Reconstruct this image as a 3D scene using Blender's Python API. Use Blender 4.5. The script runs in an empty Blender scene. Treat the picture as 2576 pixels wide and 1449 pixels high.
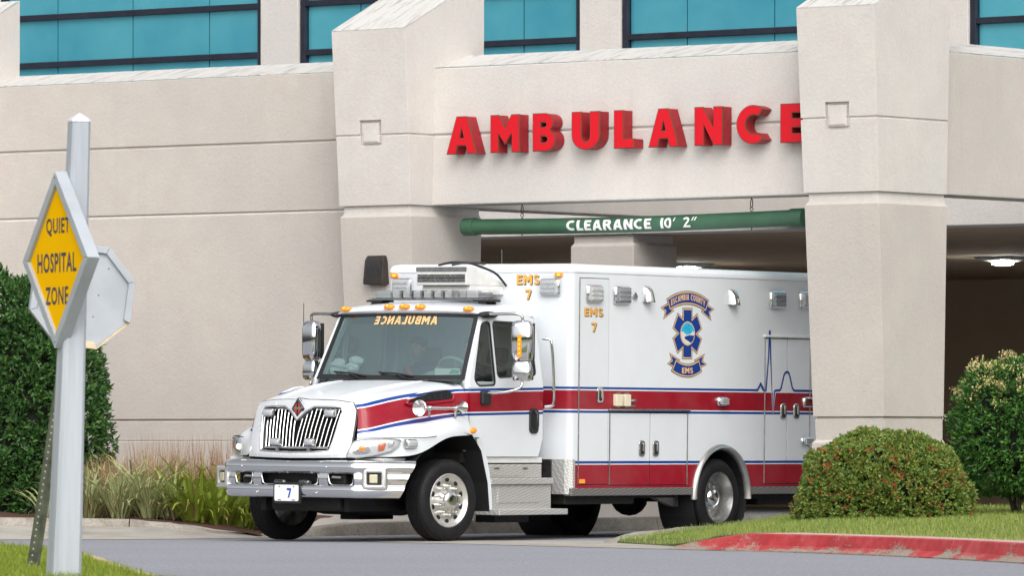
import bpy, bmesh, math, random
import numpy as np
from mathutils import Vector, Matrix, noise

random.seed(7)
RNG = np.random.default_rng(11)
SC = bpy.context.scene
COL = SC.collection
PI = math.pi

# ------------------------------------------------------------------ camera
# photo space: 2576 x 1449 px, focal length in those px, horizon row, eye height
FPX, CXP, YHP, EYE = 16500.0, 1288.0, 1130.0, 0.95
cam_d = bpy.data.cameras.new('camera')
cam = bpy.data.objects.new('camera', cam_d)
COL.objects.link(cam)
cam.location = (0, 0, EYE)
cam.rotation_euler = (PI / 2, 0, 0)
cam_d.sensor_width = 36.0
cam_d.lens = 36.0 * FPX / 2576.0
cam_d.shift_y = (YHP - 724.5) / 2576.0
cam_d.clip_start = 0.5
cam_d.clip_end = 3000.0
cam_d.dof.use_dof = True
cam_d.dof.focus_distance = 67.5
cam_d.dof.aperture_fstop = 9.0
SC.camera = cam

# ------------------------------------------------------------------ sky, sun, exposure
SUN_EL, SUN_AZ = math.radians(40), math.radians(176)     # azimuth measured from +y towards +x
world = bpy.data.worlds.new('World')
SC.world = world
world.use_nodes = True
wt = world.node_tree
for n in list(wt.nodes):
    wt.nodes.remove(n)
wo = wt.nodes.new('ShaderNodeOutputWorld')
wb = wt.nodes.new('ShaderNodeBackground')
sky = wt.nodes.new('ShaderNodeTexSky')
sky.sky_type = 'NISHITA'
sky.sun_disc = False
sky.sun_elevation = SUN_EL
sky.sun_rotation = SUN_AZ
sky.air_density = 1.0
sky.dust_density = 5.0
sky.ozone_density = 1.0
hsv = wt.nodes.new('ShaderNodeHueSaturation')           # a thick cloud deck takes the blue out of the sky
hsv.inputs['Saturation'].default_value = 0.22
wt.links.new(sky.outputs[0], hsv.inputs['Color'])
wt.links.new(hsv.outputs[0], wb.inputs['Color'])
wb.inputs['Strength'].default_value = 0.15
wt.links.new(wb.outputs[0], wo.inputs['Surface'])

sun_d = bpy.data.lights.new('sun', 'SUN')
sun_d.energy = 1.0
sun_d.angle = math.radians(90)
sun_d.color = (1.0, 0.98, 0.95)
sun = bpy.data.objects.new('sun', sun_d)
COL.objects.link(sun)
sdir = Vector((math.sin(SUN_AZ) * math.cos(SUN_EL), math.cos(SUN_AZ) * math.cos(SUN_EL), math.sin(SUN_EL)))
sun.location = sdir * 60
sun.rotation_euler = sdir.to_track_quat('Z', 'Y').to_euler()

vs = SC.view_settings
vs.view_transform = 'Standard'
vs.look = 'None'
vs.exposure = 0.25
vs.gamma = 1.0
vs.use_curve_mapping = False
SC.render.resolution_x, SC.render.resolution_y = 1024, 577
SC.cycles.max_bounces = 8
SC.cycles.transparent_max_bounces = 12
SC.cycles.caustics_reflective = False
SC.cycles.caustics_refractive = False
try:
    SC.cycles.use_denoising = True
except Exception:
    pass


def on_ground(px, py, z=0.0):
    """photo pixel -> world point on the level z"""
    Y = (EYE - z) * FPX / (py - YHP)
    return Vector(((px - CXP) / FPX * Y, Y, z))


def at_depth(px, py, Y):
    return Vector(((px - CXP) / FPX * Y, Y, EYE + (YHP - py) / FPX * Y))


# ------------------------------------------------------------------ materials
def lin(*c):
    """sRGB 0-255 -> linear"""
    out = []
    for v in c:
        v /= 255.0
        out.append(v / 12.92 if v <= 0.04045 else ((v + 0.055) / 1.055) ** 2.4)
    return tuple(out)


class NT:
    def __init__(self, name):
        self.m = bpy.data.materials.new(name)
        self.m.use_nodes = True
        self.t = self.m.node_tree
        self.b = self.t.nodes['Principled BSDF']
        self.out = self.t.nodes['Material Output']

    def n(self, typ, **kw):
        nd = self.t.nodes.new('ShaderNode' + typ)
        for k, v in kw.items():
            setattr(nd, k, v)
        return nd

    def l(self, a, b):
        self.t.links.new(a, b)

    def val(self, sock, v):
        if hasattr(v, 'is_output') or hasattr(v, 'links'):
            self.l(v, sock)
        else:
            sock.default_value = v

    def math(self, op, a, b=None, c=None):
        nd = self.n('Math', operation=op)
        for i, v in enumerate((a, b, c)):
            if v is not None:
                self.val(nd.inputs[i], v)
        return nd.outputs[0]

    def mix(self, fac, a, b, blend='MIX'):
        nd = self.n('Mix', data_type='RGBA', blend_type=blend)
        self.val(nd.inputs[0], fac)
        for i, v in ((6, a), (7, b)):
            if isinstance(v, tuple):
                nd.inputs[i].default_value = (*v[:3], 1)
            else:
                self.l(v, nd.inputs[i])
        return nd.outputs[2]

    def coord(self, kind='Object', scale=None, rot=None):
        tc = self.n('TexCoord')
        if scale is None and rot is None:
            return tc.outputs[kind]
        mp = self.n('Mapping')
        if scale:
            mp.inputs['Scale'].default_value = scale
        if rot:
            mp.inputs['Rotation'].default_value = rot
        self.l(tc.outputs[kind], mp.inputs['Vector'])
        return mp.outputs[0]

    def noise(self, scale, detail=4, rough=0.55, vec=None, out=0):
        nd = self.n('TexNoise')
        nd.inputs['Scale'].default_value = scale
        nd.inputs['Detail'].default_value = detail
        nd.inputs['Roughness'].default_value = rough
        self.l(vec if vec is not None else self.coord(), nd.inputs['Vector'])
        return nd.outputs[out]

    def ramp(self, fac, stops):
        nd = self.n('ValToRGB')
        cr = nd.color_ramp
        while len(cr.elements) < len(stops):
            cr.elements.new(0.5)
        for e, (p, c) in zip(cr.elements, stops):
            e.position = p
            e.color = (*c[:3], 1) if isinstance(c, tuple) else (c, c, c, 1)
        self.l(fac, nd.inputs[0])
        return nd.outputs[0]

    def rng(self, v, a, b, c=0.0, d=1.0):
        nd = self.n('MapRange')
        self.l(v, nd.inputs[0])
        for i, x in enumerate((a, b, c, d)):
            nd.inputs[i + 1].default_value = x
        return nd.outputs[0]

    def bump(self, h, strength, dist=0.01):
        nd = self.n('Bump')
        nd.inputs['Strength'].default_value = strength
        nd.inputs['Distance'].default_value = dist
        self.l(h, nd.inputs['Height'])
        self.l(nd.outputs[0], self.b.inputs['Normal'])

    def set(self, **kw):
        names = dict(col='Base Color', rough='Roughness', metal='Metallic', coat='Coat Weight', crough='Coat Roughness',
                     spec='Specular IOR Level', emit='Emission Color', estr='Emission Strength', trans='Transmission Weight',
                     ior='IOR', alpha='Alpha', sub='Subsurface Weight')
        for k, v in kw.items():
            s = self.b.inputs[names[k]]
            if isinstance(v, tuple):
                s.default_value = (*v[:3], 1)
            else:
                self.val(s, v)
        return self


MATS = {}


def mat(name, col, rough=0.5, metal=0.0, var=0.0, vscale=6.0, bump=0.0, bscale=60.0, **kw):
    """plain procedural material: base colour broken up by noise, optional fine relief"""
    n = NT(name)
    if var:
        f = n.noise(vscale, 5)
        lo = tuple(max(0, c * (1 - var)) for c in col)
        hi = tuple(min(1, c * (1 + var)) for c in col)
        n.set(col=n.ramp(f, [(0.3, lo), (0.7, hi)]))
        r = n.rng(n.noise(vscale * 2.7, 3), 0.3, 0.7, max(0, rough - 0.08), min(1, rough + 0.08))
        n.set(rough=r)
    else:
        n.set(col=col, rough=rough)
    n.set(metal=metal, **kw)
    if bump:
        n.bump(n.noise(bscale, 4), bump, 0.004)
    MATS[name] = n.m
    return n.m


# ------------------------------------------------------------------ mesh helpers
class MB:
    """collects geometry, then builds ONE mesh object"""

    def __init__(self):
        self.v, self.f, self.mi = [], [], []

    def add(self, verts, faces, mi=0):
        o = len(self.v)
        self.v += [tuple(p) for p in verts]
        self.f += [tuple(i + o for i in f) for f in faces]
        self.mi += [mi] * len(faces)
        return self

    def box(self, x0, x1, y0, y1, z0, z1, mi=0, M=None):
        vs_ = [Vector((x, y, z)) for z in (z0, z1) for y in (y0, y1) for x in (x0, x1)]
        if M is not None:
            vs_ = [M @ p for p in vs_]
        return self.add(vs_, [(0, 2, 3, 1), (4, 5, 7, 6), (0, 1, 5, 4), (2, 6, 7, 3), (0, 4, 6, 2), (1, 3, 7, 5)], mi)

    def prism(self, poly, axis, lo, hi, mi=0, f=None):
        """polygon [(a,b)..] extruded along axis; x: (y,z)  y: (x,z)  z: (x,y)"""
        n = len(poly)

        def P(a, b, c):
            p = {'x': (c, a, b), 'y': (a, c, b), 'z': (a, b, c)}[axis]
            return f(p) if f else p
        vs_ = [P(a, b, lo) for a, b in poly] + [P(a, b, hi) for a, b in poly]
        fs_ = [tuple(range(n))[::-1], tuple(range(n, 2 * n))] + [(i, (i + 1) % n, n + (i + 1) % n, n + i) for i in range(n)]
        return self.add(vs_, fs_, mi)

    def sheet(self, poly3, mi=0):
        return self.add(poly3, [tuple(range(len(poly3)))], mi)

    def grid(self, rows, mi=0, close=False):
        r, c = len(rows), len(rows[0])
        vs_ = [p for row in rows for p in row]
        fs_ = []
        for i in range(r - 1):
            for j in range(c if close else c - 1):
                k = (j + 1) % c
                fs_.append((i * c + j, i * c + k, (i + 1) * c + k, (i + 1) * c + j))
        return self.add(vs_, fs_, mi)

    def loft(self, rings, mi=0, cap=True):
        n = len(rings[0])
        o = len(self.v)
        self.grid(rings, mi, close=True)
        if cap:
            self.f.append(tuple(o + i for i in range(n))[::-1])
            self.f.append(tuple(o + (len(rings) - 1) * n + i for i in range(n)))
            self.mi += [mi, mi]
        return self

    def tube(self, pts, r, n=8, mi=0, closed=False):
        pts = [Vector(p) for p in pts]
        rings = []
        m = len(pts)
        ref = None
        for i, p in enumerate(pts):
            if closed:
                t = (pts[(i + 1) % m] - pts[i - 1]).normalized()
            else:
                t = (pts[min(i + 1, m - 1)] - pts[max(i - 1, 0)]).normalized()
            if ref is None:
                ref = t.orthogonal().normalized()
            ref = (ref - t * ref.dot(t))
            ref = ref.normalized() if ref.length > 1e-6 else t.orthogonal().normalized()
            b = t.cross(ref)
            rr = r[i] if isinstance(r, (list, tuple)) else r
            rings.append([p + (ref * math.cos(2 * PI * k / n) + b * math.sin(2 * PI * k / n)) * rr for k in range(n)])
        if closed:
            rings.append(rings[0])
        return self.loft(rings, mi, cap=not closed)

    def lathe(self, prof, axis='y', c=(0, 0, 0), n=32, mi=0, cap=True, a0=0.0, a1=2 * PI, sx=1.0, sz=1.0):
        """prof: [(radius, h)] turned round an axis through c"""
        full = abs(a1 - a0 - 2 * PI) < 1e-6
        rings = []
        for rr, h in prof:
            ring = []
            for k in range(n if full else n + 1):
                a = a0 + (a1 - a0) * k / n
                u, w = rr * math.cos(a) * sx, rr * math.sin(a) * sz
                p = {'y': (u, h, w), 'x': (h, u, w), 'z': (u, w, h)}[axis]
                ring.append((p[0] + c[0], p[1] + c[1], p[2] + c[2]))
            rings.append(ring)
        if full:
            return self.loft(rings, mi, cap)
        return self.grid(rings, mi)

    def ellipsoid(self, c, r, nu=12, nv=8, mi=0):
        prof = []
        for i in range(nv + 1):
            a = -PI / 2 + PI * i / nv
            prof.append((max(1e-4, math.cos(a)), math.sin(a)))
        rings = [[(c[0] + r[0] * p * math.cos(2 * PI * k / nu), c[1] + r[1] * p * math.sin(2 * PI * k / nu), c[2] + r[2] * h)
                  for k in range(nu)] for p, h in prof]
        return self.loft(rings, mi)

    def xform(self, M):
        self.v = [tuple(M @ Vector(p)) for p in self.v]
        return self

    def mirror_y(self):
        self.v = [(x, -y, z) for x, y, z in self.v]
        self.f = [f[::-1] for f in self.f]
        return self

    def mesh(self, name, mats, smooth=None):
        me = bpy.data.meshes.new(name)
        me.from_pydata(self.v, [], self.f)
        for m in (mats if isinstance(mats, (list, tuple)) else [mats]):
            me.materials.append(m)
        if any(self.mi):
            me.polygons.foreach_set('material_index', self.mi)
        bm = bmesh.new()
        bm.from_mesh(me)
        bmesh.ops.recalc_face_normals(bm, faces=bm.faces)
        bm.to_mesh(me)
        bm.free()
        if smooth is not None:
            me.polygons.foreach_set('use_smooth', [True] * len(me.polygons))
            if smooth < 179:
                me.set_sharp_from_angle(angle=math.radians(smooth))
        me.update()
        return me

    def build(self, name, mats, parent=None, smooth=None, bevel=0.0, seg=2, sub=0, loc=None, rot=None):
        o = bpy.data.objects.new(name, self.mesh(name, mats, smooth))
        COL.objects.link(o)
        if parent is not None:
            o.parent = parent
        if loc is not None:
            o.location = loc
        if rot is not None:
            o.rotation_euler = rot
        if bevel:
            b = o.modifiers.new('bevel', 'BEVEL')
            b.width = bevel
            b.segments = seg
            b.limit_method = 'ANGLE'
            b.angle_limit = math.radians(35)
            b.harden_normals = False
        if sub:
            s = o.modifiers.new('sub', 'SUBSURF')
            s.levels = s.render_levels = sub
        return o


def empty(name, loc=(0, 0, 0), rz=0.0, parent=None):
    o = bpy.data.objects.new(name, None)
    COL.objects.link(o)
    o.location = loc
    o.rotation_euler = (0, 0, rz)
    o.empty_display_size = 0.2
    if parent is not None:
        o.parent = parent
    return o


def tag(o, label=None, cat=None, group=None, kind=None):
    for k, v in (('label', label), ('category', cat), ('group', group), ('kind', kind)):
        if v:
            o[k] = v
    return o


def instance(src, parent, loc=(0, 0, 0), rot=(0, 0, 0), name=None, scale=None):
    o = src.copy()
    COL.objects.link(o)
    if name:
        o.name = name
    o.parent = parent
    o.location = loc
    o.rotation_euler = rot
    if scale is not None:
        o.scale = scale
    return o


def boolean_cut(o, cutters):
    """cut meshes out of o and keep the plain result"""
    tmp = []
    for mb in cutters:
        c = mb.build('cutter', [])
        if o.parent:
            c.parent = o.parent
        c.matrix_local = Matrix.Identity(4)
        md = o.modifiers.new('cut', 'BOOLEAN')
        md.operation = 'DIFFERENCE'
        md.solver = 'EXACT'
        md.object = c
        tmp.append(c)
    bpy.context.view_layer.update()
    dg = bpy.context.evaluated_depsgraph_get()
    me = bpy.data.meshes.new_from_object(o.evaluated_get(dg))
    for md in list(o.modifiers):
        o.modifiers.remove(md)
    old = o.data
    o.data = me
    bpy.data.meshes.remove(old)
    for c in tmp:
        d = c.data
        bpy.data.objects.remove(c)
        bpy.data.meshes.remove(d)
    return o


def curve_to_mb(cu):
    o = bpy.data.objects.new('tmp_curve', cu)
    COL.objects.link(o)
    bpy.context.view_layer.update()
    dg = bpy.context.evaluated_depsgraph_get()
    me = bpy.data.meshes.new_from_object(o.evaluated_get(dg))
    mb = MB()
    mb.add([tuple(v.co) for v in me.vertices], [tuple(p.vertices) for p in me.polygons])
    bpy.data.objects.remove(o)
    bpy.data.curves.remove(cu)
    bpy.data.meshes.remove(me)
    return mb


def text_mb(s, w=None, h=None, bold=0.0, depth=0.0, spacing=1.0, res=3):
    """lettering in the x-y plane, centred, stretched to w x h"""
    cu = bpy.data.curves.new('tmp_text', 'FONT')
    cu.body = s
    cu.size = 1.0
    cu.offset = bold
    cu.extrude = depth
    cu.space_character = spacing
    cu.resolution_u = res
    mb = curve_to_mb(cu)
    a = np.array(mb.v)
    lo, hi = a.min(0), a.max(0)
    c = (lo + hi) / 2
    sx = w / (hi[0] - lo[0]) if w else 1
    sy = h / (hi[1] - lo[1]) if h else sx
    if not w:
        sx = sy
    mb.v = [((x - c[0]) * sx, (y - c[1]) * sy, z) for x, y, z in a]
    return mb


def outline_mb(loops, depth):
    """closed outlines (first outer, then holes) filled and extruded"""
    cu = bpy.data.curves.new('tmp_outline', 'CURVE')
    cu.dimensions = '2D'
    cu.fill_mode = 'BOTH'
    cu.extrude = depth
    for lp in loops:
        sp = cu.splines.new('POLY')
        sp.points.add(len(lp) - 1)
        for p, (x, y) in zip(sp.points, lp):
            p.co = (x, y, 0, 1)
        sp.use_cyclic_u = True
    return curve_to_mb(cu)


def offset_poly(poly, d):
    """grow a polygon outwards by d (mitred)"""
    n = len(poly)
    area = sum(poly[i][0] * poly[(i + 1) % n][1] - poly[(i + 1) % n][0] * poly[i][1] for i in range(n))
    sg = 1 if area > 0 else -1
    out = []
    for i in range(n):
        p0, p1, p2 = Vector(poly[i - 1]), Vector(poly[i]), Vector(poly[(i + 1) % n])
        a, b = (p1 - p0).normalized(), (p2 - p1).normalized()
        na, nb = Vector((a.y, -a.x)) * sg, Vector((b.y, -b.x)) * sg
        m = (na + nb)
        m = m / max(0.35, m.length_squared / 2) if m.length > 1e-6 else na
        out.append(tuple(p1 + m * d))
    return out


def stroke(pts, w):
    """polyline as one mitred strip -> left and right rows"""
    L, Rr = [], []
    n = len(pts)
    for i, p in enumerate(pts):
        p = Vector(p)
        a = (p - Vector(pts[i - 1])).normalized() if i else None
        b = (Vector(pts[i + 1]) - p).normalized() if i < n - 1 else None
        if a is None:
            a = b
        if b is None:
            b = a
        na, nb = Vector((-a.y, a.x)), Vector((-b.y, b.x))
        m = na + nb
        m = m / max(0.3, m.length_squared / 2) if m.length > 1e-5 else na
        L.append(p + m * w / 2)
        Rr.append(p - m * w / 2)
    return L, Rr


def roundrect(cx, cy, w, h, r, n=4):
    out = []
    for sx, sy, a0 in ((1, 1, 0), (-1, 1, PI / 2), (-1, -1, PI), (1, -1, 3 * PI / 2)):
        for k in range(n + 1):
            a = a0 + PI / 2 * k / n
            out.append((cx + sx * (w / 2 - r) + r * math.cos(a), cy + sy * (h / 2 - r) + r * math.sin(a)))
    return out


# ------------------------------------------------------------------ bold lettering drawn as outlines
def arc(cx, cy, rx, ry, a0, a1, n=10):
    return [(cx + rx * math.cos(math.radians(a0 + (a1 - a0) * k / n)), cy + ry * math.sin(math.radians(a0 + (a1 - a0) * k / n))) for k in range(n + 1)]


def stroke_loop(pts, w):
    L, Rr = stroke(pts, w)
    return [tuple(p) for p in L] + [tuple(p) for p in Rr[::-1]]


GLYPH = {
    'A': [[(0, 0), (.33, 1), (.67, 1), (1, 0), (.71, 0), (.645, .22), (.355, .22), (.29, 0)], [(.42, .42), (.5, .70), (.58, .42)]],
    'M': [[(0, 0), (0, 1), (.27, 1), (.5, .64), (.73, 1), (1, 1), (1, 0), (.74, 0), (.74, .52), (.5, .22), (.26, .52), (.26, 0)]],
    'B': [[(0, 0), (0, 1), (.5, 1)] + arc(.52, .76, .40, .24, 90, -50, 8) + arc(.55, .29, .45, .29, 60, -90, 9), [(.34, .77), (.5, .77)] + arc(.5, .70, .12, .07, 90, -90, 5) + [(.34, .63)],
          [(.34, .40), (.52, .40)] + arc(.52, .31, .14, .09, 90, -90, 5) + [(.34, .22)]],
    'U': [[(0, 1), (.34, 1), (.34, .40)] + arc(.5, .36, .16, .16, 180, 360, 8) + [(.66, .40), (.66, 1), (1, 1), (1, .38)] + arc(.5, .38, .5, .38, 0, -180, 14)],
    'L': [[(0, 0), (0, 1), (.46, 1), (.46, .24), (1, .24), (1, 0)]],
    'N': [[(0, 0), (0, 1), (.3, 1), (.68, .44), (.68, 1), (1, 1), (1, 0), (.70, 0), (.32, .56), (.32, 0)]],
    'C': [arc(.56, .5, .56, .5, 52, 308, 22) + arc(.60, .5, .30, .26, 300, 60, 14)],
    'E': [[(0, 0), (0, 1), (1, 1), (1, .77), (.40, .77), (.40, .62), (.94, .62), (.94, .39), (.40, .39), (.40, .23), (1, .23), (1, 0)]],
    'H': [[(0, 0), (0, 1), (.3, 1), (.3, .62), (.7, .62), (.7, 1), (1, 1), (1, 0), (.7, 0), (.7, .39), (.3, .39), (.3, 0)]],
    'I': [[(0, 0), (0, 1), (1, 1), (1, 0)]],
    'T': [[(.34, 0), (.34, .78), (0, .78), (0, 1), (1, 1), (1, .78), (.66, .78), (.66, 0)]],
    'Y': [[(.34, 0), (.34, .42), (0, 1), (.34, 1), (.5, .68), (.66, 1), (1, 1), (.66, .42), (.66, 0)]],
    'O': [arc(.5, .5, .5, .5, 0, 350, 35), arc(.5, .5, .22, .28, 0, 350, 35)],
    'R': [[(0, 0), (0, 1), (.52, 1)] + arc(.53, .71, .42, .29, 88, -52, 8) + [(1, 0), (.68, 0), (.46, .40), (.32, .40), (.32, 0)], [(.32, .78), (.50, .78)] + arc(.5, .70, .13, .08, 90, -90, 5) + [(.32, .62)]],
    'S': [stroke_loop(arc(.5, .715, .36, .175, 25, 262, 12) + arc(.5, .275, .38, .175, 82, -158, 12), .215)],
    '0': [arc(.5, .5, .5, .5, 0, 350, 35), arc(.5, .5, .20, .28, 0, 350, 35)],
    '2': [stroke_loop(arc(.46, .69, .34, .20, 160, -35, 12) + [(.20, .11), (1, .11)], .21)],
    '7': [[(0, 1), (1, 1), (1, .80), (.58, 0), (.22, 0), (.66, .77), (0, .77)]],
    '1': [[(0, 0), (0, 1), (1, 1), (1, 0)]],
    "'": [[(.1, .62), (.45, 1), (1, 1), (.5, .62)]],
    '"': [[(.0, .62), (.18, 1), (.46, 1), (.22, .62)], [(.5, .62), (.68, 1), (1.0, 1), (.74, .62)]],
}
GW = {'A': .86, 'B': .72, 'C': .80, 'E': .60, 'H': .78, 'I': .27, 'L': .58, 'M': .98, 'N': .80, 'O': .88, 'R': .76, 'S': .70, 'T': .70, 'U': .76, 'Y': .80, '0': .68, '1': .25, '2': .64, '7': .62, "'": .22, '"': .44, ' ': .34}


def bold_mb(s, w, h, gap=.14, depth=0.0):
    """bold capitals centred, w x h overall"""
    x, loops = 0.0, []
    for ch in s:
        for lp in GLYPH.get(ch, []):
            loops.append([(x + a * GW[ch], b) for a, b in lp])
        x += GW[ch] + gap
    tot = x - gap
    loops = [[((a / tot - .5) * w, (b - .5) * h) for a, b in lp] for lp in loops]
    return outline_mb(loops, depth)

# ------------------------------------------------------------------ material library
def stucco(name, col, streak=0.5):
    n = NT(name)
    big = n.noise(0.55, 5, 0.6)
    mid = n.noise(3.5, 4, 0.6)
    fine = n.noise(34, 4, 0.65)
    st = n.noise(1.0, 4, 0.6, vec=n.coord(scale=(5.0, 5.0, 0.35)))
    c1 = n.mix(n.rng(big, 0.35, 0.68), tuple(x * 0.90 for x in col), (min(1, col[0] * 1.06), min(1, col[1] * 1.04), min(1, col[2] * 1.01)))
    c2 = n.mix(n.math('MULTIPLY', n.rng(mid, 0.4, 0.70), 0.6), c1, (col[0] * 0.95, col[1] * 0.90, col[2] * 0.89))
    c3 = n.mix(n.math('MULTIPLY', n.rng(st, 0.55, 0.8), streak * 0.35), c2, (col[0] * 0.72, col[1] * 0.72, col[2] * 0.72))
    c4 = n.mix(n.rng(fine, 0.3, 0.75), n.mix(0.12, c3, (0.1, 0.09, 0.08)), c3)
    n.set(col=c4, rough=0.93, spec=0.25)
    n.bump(n.math('ADD', n.noise(26, 5, 0.7), n.math('MULTIPLY', n.noise(80, 3, 0.6), 0.5)), 0.35, 0.02)
    MATS[name] = n.m
    return n.m


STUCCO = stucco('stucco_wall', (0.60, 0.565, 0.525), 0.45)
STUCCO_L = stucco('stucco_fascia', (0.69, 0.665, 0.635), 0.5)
STUCCO_IN = stucco('stucco_interior', (0.55, 0.43, 0.30), 0.2)
n = NT('coping_stucco')
w1 = n.noise(1.0, 5, 0.7, vec=n.coord(scale=(14, 2.0, 2.0), rot=(0, 0, 0.6)))
n.set(col=n.mix(n.rng(w1, 0.50, 0.66), (0.60, 0.585, 0.56), (0.36, 0.35, 0.335)), rough=0.9)
n.bump(n.noise(40, 4), 0.3, 0.01)
COPING = n.m

n = NT('teal_glass')
nz = n.noise(0.8, 4, 0.55)  # lighter patches: cloud reflections painted into the glass colour
n.set(col=n.mix(n.rng(nz, 0.3, 0.7), (0.06, 0.39, 0.53), (0.13, 0.54, 0.66)), rough=0.02, metal=0.45, coat=0.6)
n.bump(n.noise(0.8, 2), 0.02, 0.05)
TEAL = n.m
FRAME_D = mat('window_frame_navy', (0.022, 0.026, 0.042), 0.4, 0.3, var=0.25)

n = NT('asphalt')
v = n.math('MULTIPLY_ADD', n.noise(240, 3, 0.7), 0.45, n.math('MULTIPLY', n.noise(28, 4, 0.75), 0.55))
sp = n.n('TexVoronoi')
sp.inputs['Scale'].default_value = 130
n.l(n.coord(), sp.inputs['Vector'])
patch = n.math('MULTIPLY_ADD', n.noise(0.35, 5, 0.6), 0.5, n.math('MULTIPLY', n.noise(7, 5, 0.7), 0.5))
c = n.ramp(v, [(0.34, (0.17, 0.175, 0.198)), (0.52, (0.32, 0.328, 0.368)), (0.68, (0.52, 0.53, 0.57))])
c = n.mix(n.math('MULTIPLY', n.rng(patch, 0.40, 0.60), 0.55), c, (0.37, 0.378, 0.42))
c = n.mix(n.rng(sp.outputs['Distance'], 0.0, 0.25, 0.3, 0.0), c, (0.36, 0.36, 0.37))
gr = n.noise(1.0, 4, 0.75, vec=n.coord(scale=(38, 2.2, 1)))
c = n.mix(n.rng(gr, 0.35, 0.65, 0.0, 0.45), c, (0.20, 0.205, 0.225))
n.set(col=c, rough=0.72, spec=0.4)
n.bump(n.math('ADD', v, sp.outputs['Distance']), 0.5, 0.006)
ASPHALT = n.m

n = NT('concrete')
a = n.noise(1.6, 6, 0.65)
b = n.noise(45, 4, 0.7)
c = n.ramp(a, [(0.3, (0.30, 0.275, 0.24)), (0.55, (0.43, 0.40, 0.355)), (0.75, (0.50, 0.475, 0.43))])
c = n.mix(n.rng(b, 0.5, 0.75, 0, 0.55), c, (0.20, 0.18, 0.15))
n.set(col=c, rough=0.88)
n.bump(b, 0.5, 0.006)
CONCRETE = n.m

n = NT('kerb_concrete')
a = n.noise(2.2, 6, 0.7)
b = n.noise(38, 5, 0.75)
c = n.ramp(a, [(0.3, (0.19, 0.17, 0.14)), (0.5, (0.33, 0.30, 0.255)), (0.72, (0.45, 0.42, 0.37))])
c = n.mix(n.rng(b, 0.48, 0.7, 0, 0.7), c, (0.12, 0.10, 0.08))
n.set(col=c, rough=0.9)
n.bump(b, 0.7, 0.01)
KERB = n.m

n = NT('red_kerb_paint')
geo = n.n('NewGeometry')
sep = n.n('SeparateXYZ')
n.l(geo.outputs['Position'], sep.inputs[0])
wear = n.noise(1.3, 5, 0.6, vec=n.coord(scale=(1, 1, 3)))
chip = n.noise(55, 5, 0.8)
chip2 = n.noise(9, 5, 0.7, vec=n.coord(scale=(0.5, 0.5, 2.2)))
low = n.rng(sep.outputs[2], 0.0, 0.10, 0.40, 0.0)
k = n.math('ADD', n.math('MULTIPLY', wear, 0.75), n.math('MULTIPLY', chip, 0.55))
k = n.math('ADD', k, n.math('MULTIPLY', chip2, 0.35))
k = n.math('ADD', k, n.math('MULTIPLY', low, 0.5))
bare = n.ramp(k, [(0.955, 0.0), (1.0, 1.0)])
red = n.ramp(n.noise(3.2, 5, 0.7), [(0.3, (0.30, 0.018, 0.022)), (0.5, (0.46, 0.035, 0.04)), (0.72, (0.55, 0.085, 0.085))])
cn = n.ramp(chip, [(0.35, (0.20, 0.16, 0.12)), (0.65, (0.44, 0.39, 0.32))])
top = n.rng(sep.outputs[2], 0.164, 0.172)
dirt = n.rng(n.noise(6, 5, 0.75, vec=n.coord(scale=(1, 1, 4))), 0.56, 0.7, 0, 0.65)
c = n.mix(bare, red, cn)
c = n.mix(dirt, c, (0.13, 0.045, 0.045))
c = n.mix(n.math('MULTIPLY', top, 0.75), c, (0.62, 0.56, 0.50))
n.set(col=c, rough=0.75)
n.bump(n.math('ADD', bare, chip), 0.4, 0.006)
RED_KERB = n.m

SOIL = mat('mulch', (0.085, 0.036, 0.022), 0.95, var=0.7, vscale=60, bump=1.0, bscale=90)
YELLOW_KERB = mat('worn_yellow_kerb', (0.60, 0.47, 0.25), 0.85, var=0.3, vscale=14, bump=0.4, bscale=70)


def leaf_mat(name, cols, rough=0.45, var_noise=0.0, trans=0.25):
    n = NT(name)
    g = n.n('NewGeometry')
    stops = [(i / max(1, len(cols) - 1) * 0.98 + 0.01, c) for i, c in enumerate(cols)]
    c = n.ramp(g.outputs['Random Per Island'], stops)
    if var_noise:
        c = n.mix(n.math('MULTIPLY', n.rng(n.noise(var_noise, 3), 0.45, 0.65), 0.6), c, tuple(x * 0.55 for x in cols[0]))
    n.set(col=c, rough=rough, spec=0.4)
    tr = n.n('BsdfTranslucent')
    n.l(c, tr.inputs['Color'])
    mx = n.n('MixShader')
    mx.inputs[0].default_value = trans
    n.l(n.b.outputs[0], mx.inputs[1])
    n.l(tr.outputs[0], mx.inputs[2])
    n.l(mx.outputs[0], n.out.inputs['Surface'])
    MATS[name] = n.m
    return n.m


LEAF_DARK = leaf_mat('leaf_dark_green', [(0.022, 0.07, 0.02), (0.045, 0.125, 0.03), (0.075, 0.17, 0.04), (0.12, 0.24, 0.06)], 0.38)
LEAF_AZALEA = leaf_mat('leaf_azalea', [(0.10, 0.19, 0.035), (0.15, 0.26, 0.05), (0.21, 0.32, 0.055), (0.26, 0.27, 0.045), (0.18, 0.34, 0.09), (0.28, 0.19, 0.05), (0.11, 0.23, 0.05)], 0.45)
LEAF_RED = leaf_mat('leaf_young_red', [(0.42, 0.05, 0.035), (0.55, 0.11, 0.06), (0.35, 0.10, 0.03)], 0.5)
LEAF_PRIVET = leaf_mat('leaf_privet', [(0.025, 0.085, 0.02), (0.05, 0.145, 0.03), (0.085, 0.21, 0.035), (0.13, 0.28, 0.05)], 0.33)
BLOSSOM = leaf_mat('blossom_cream', [(0.62, 0.52, 0.22), (0.72, 0.62, 0.32), (0.55, 0.48, 0.20)], 0.7)
BLOSSOM_W = leaf_mat('blossom_white', [(0.75, 0.72, 0.62), (0.8, 0.78, 0.72)], 0.7)
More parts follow.
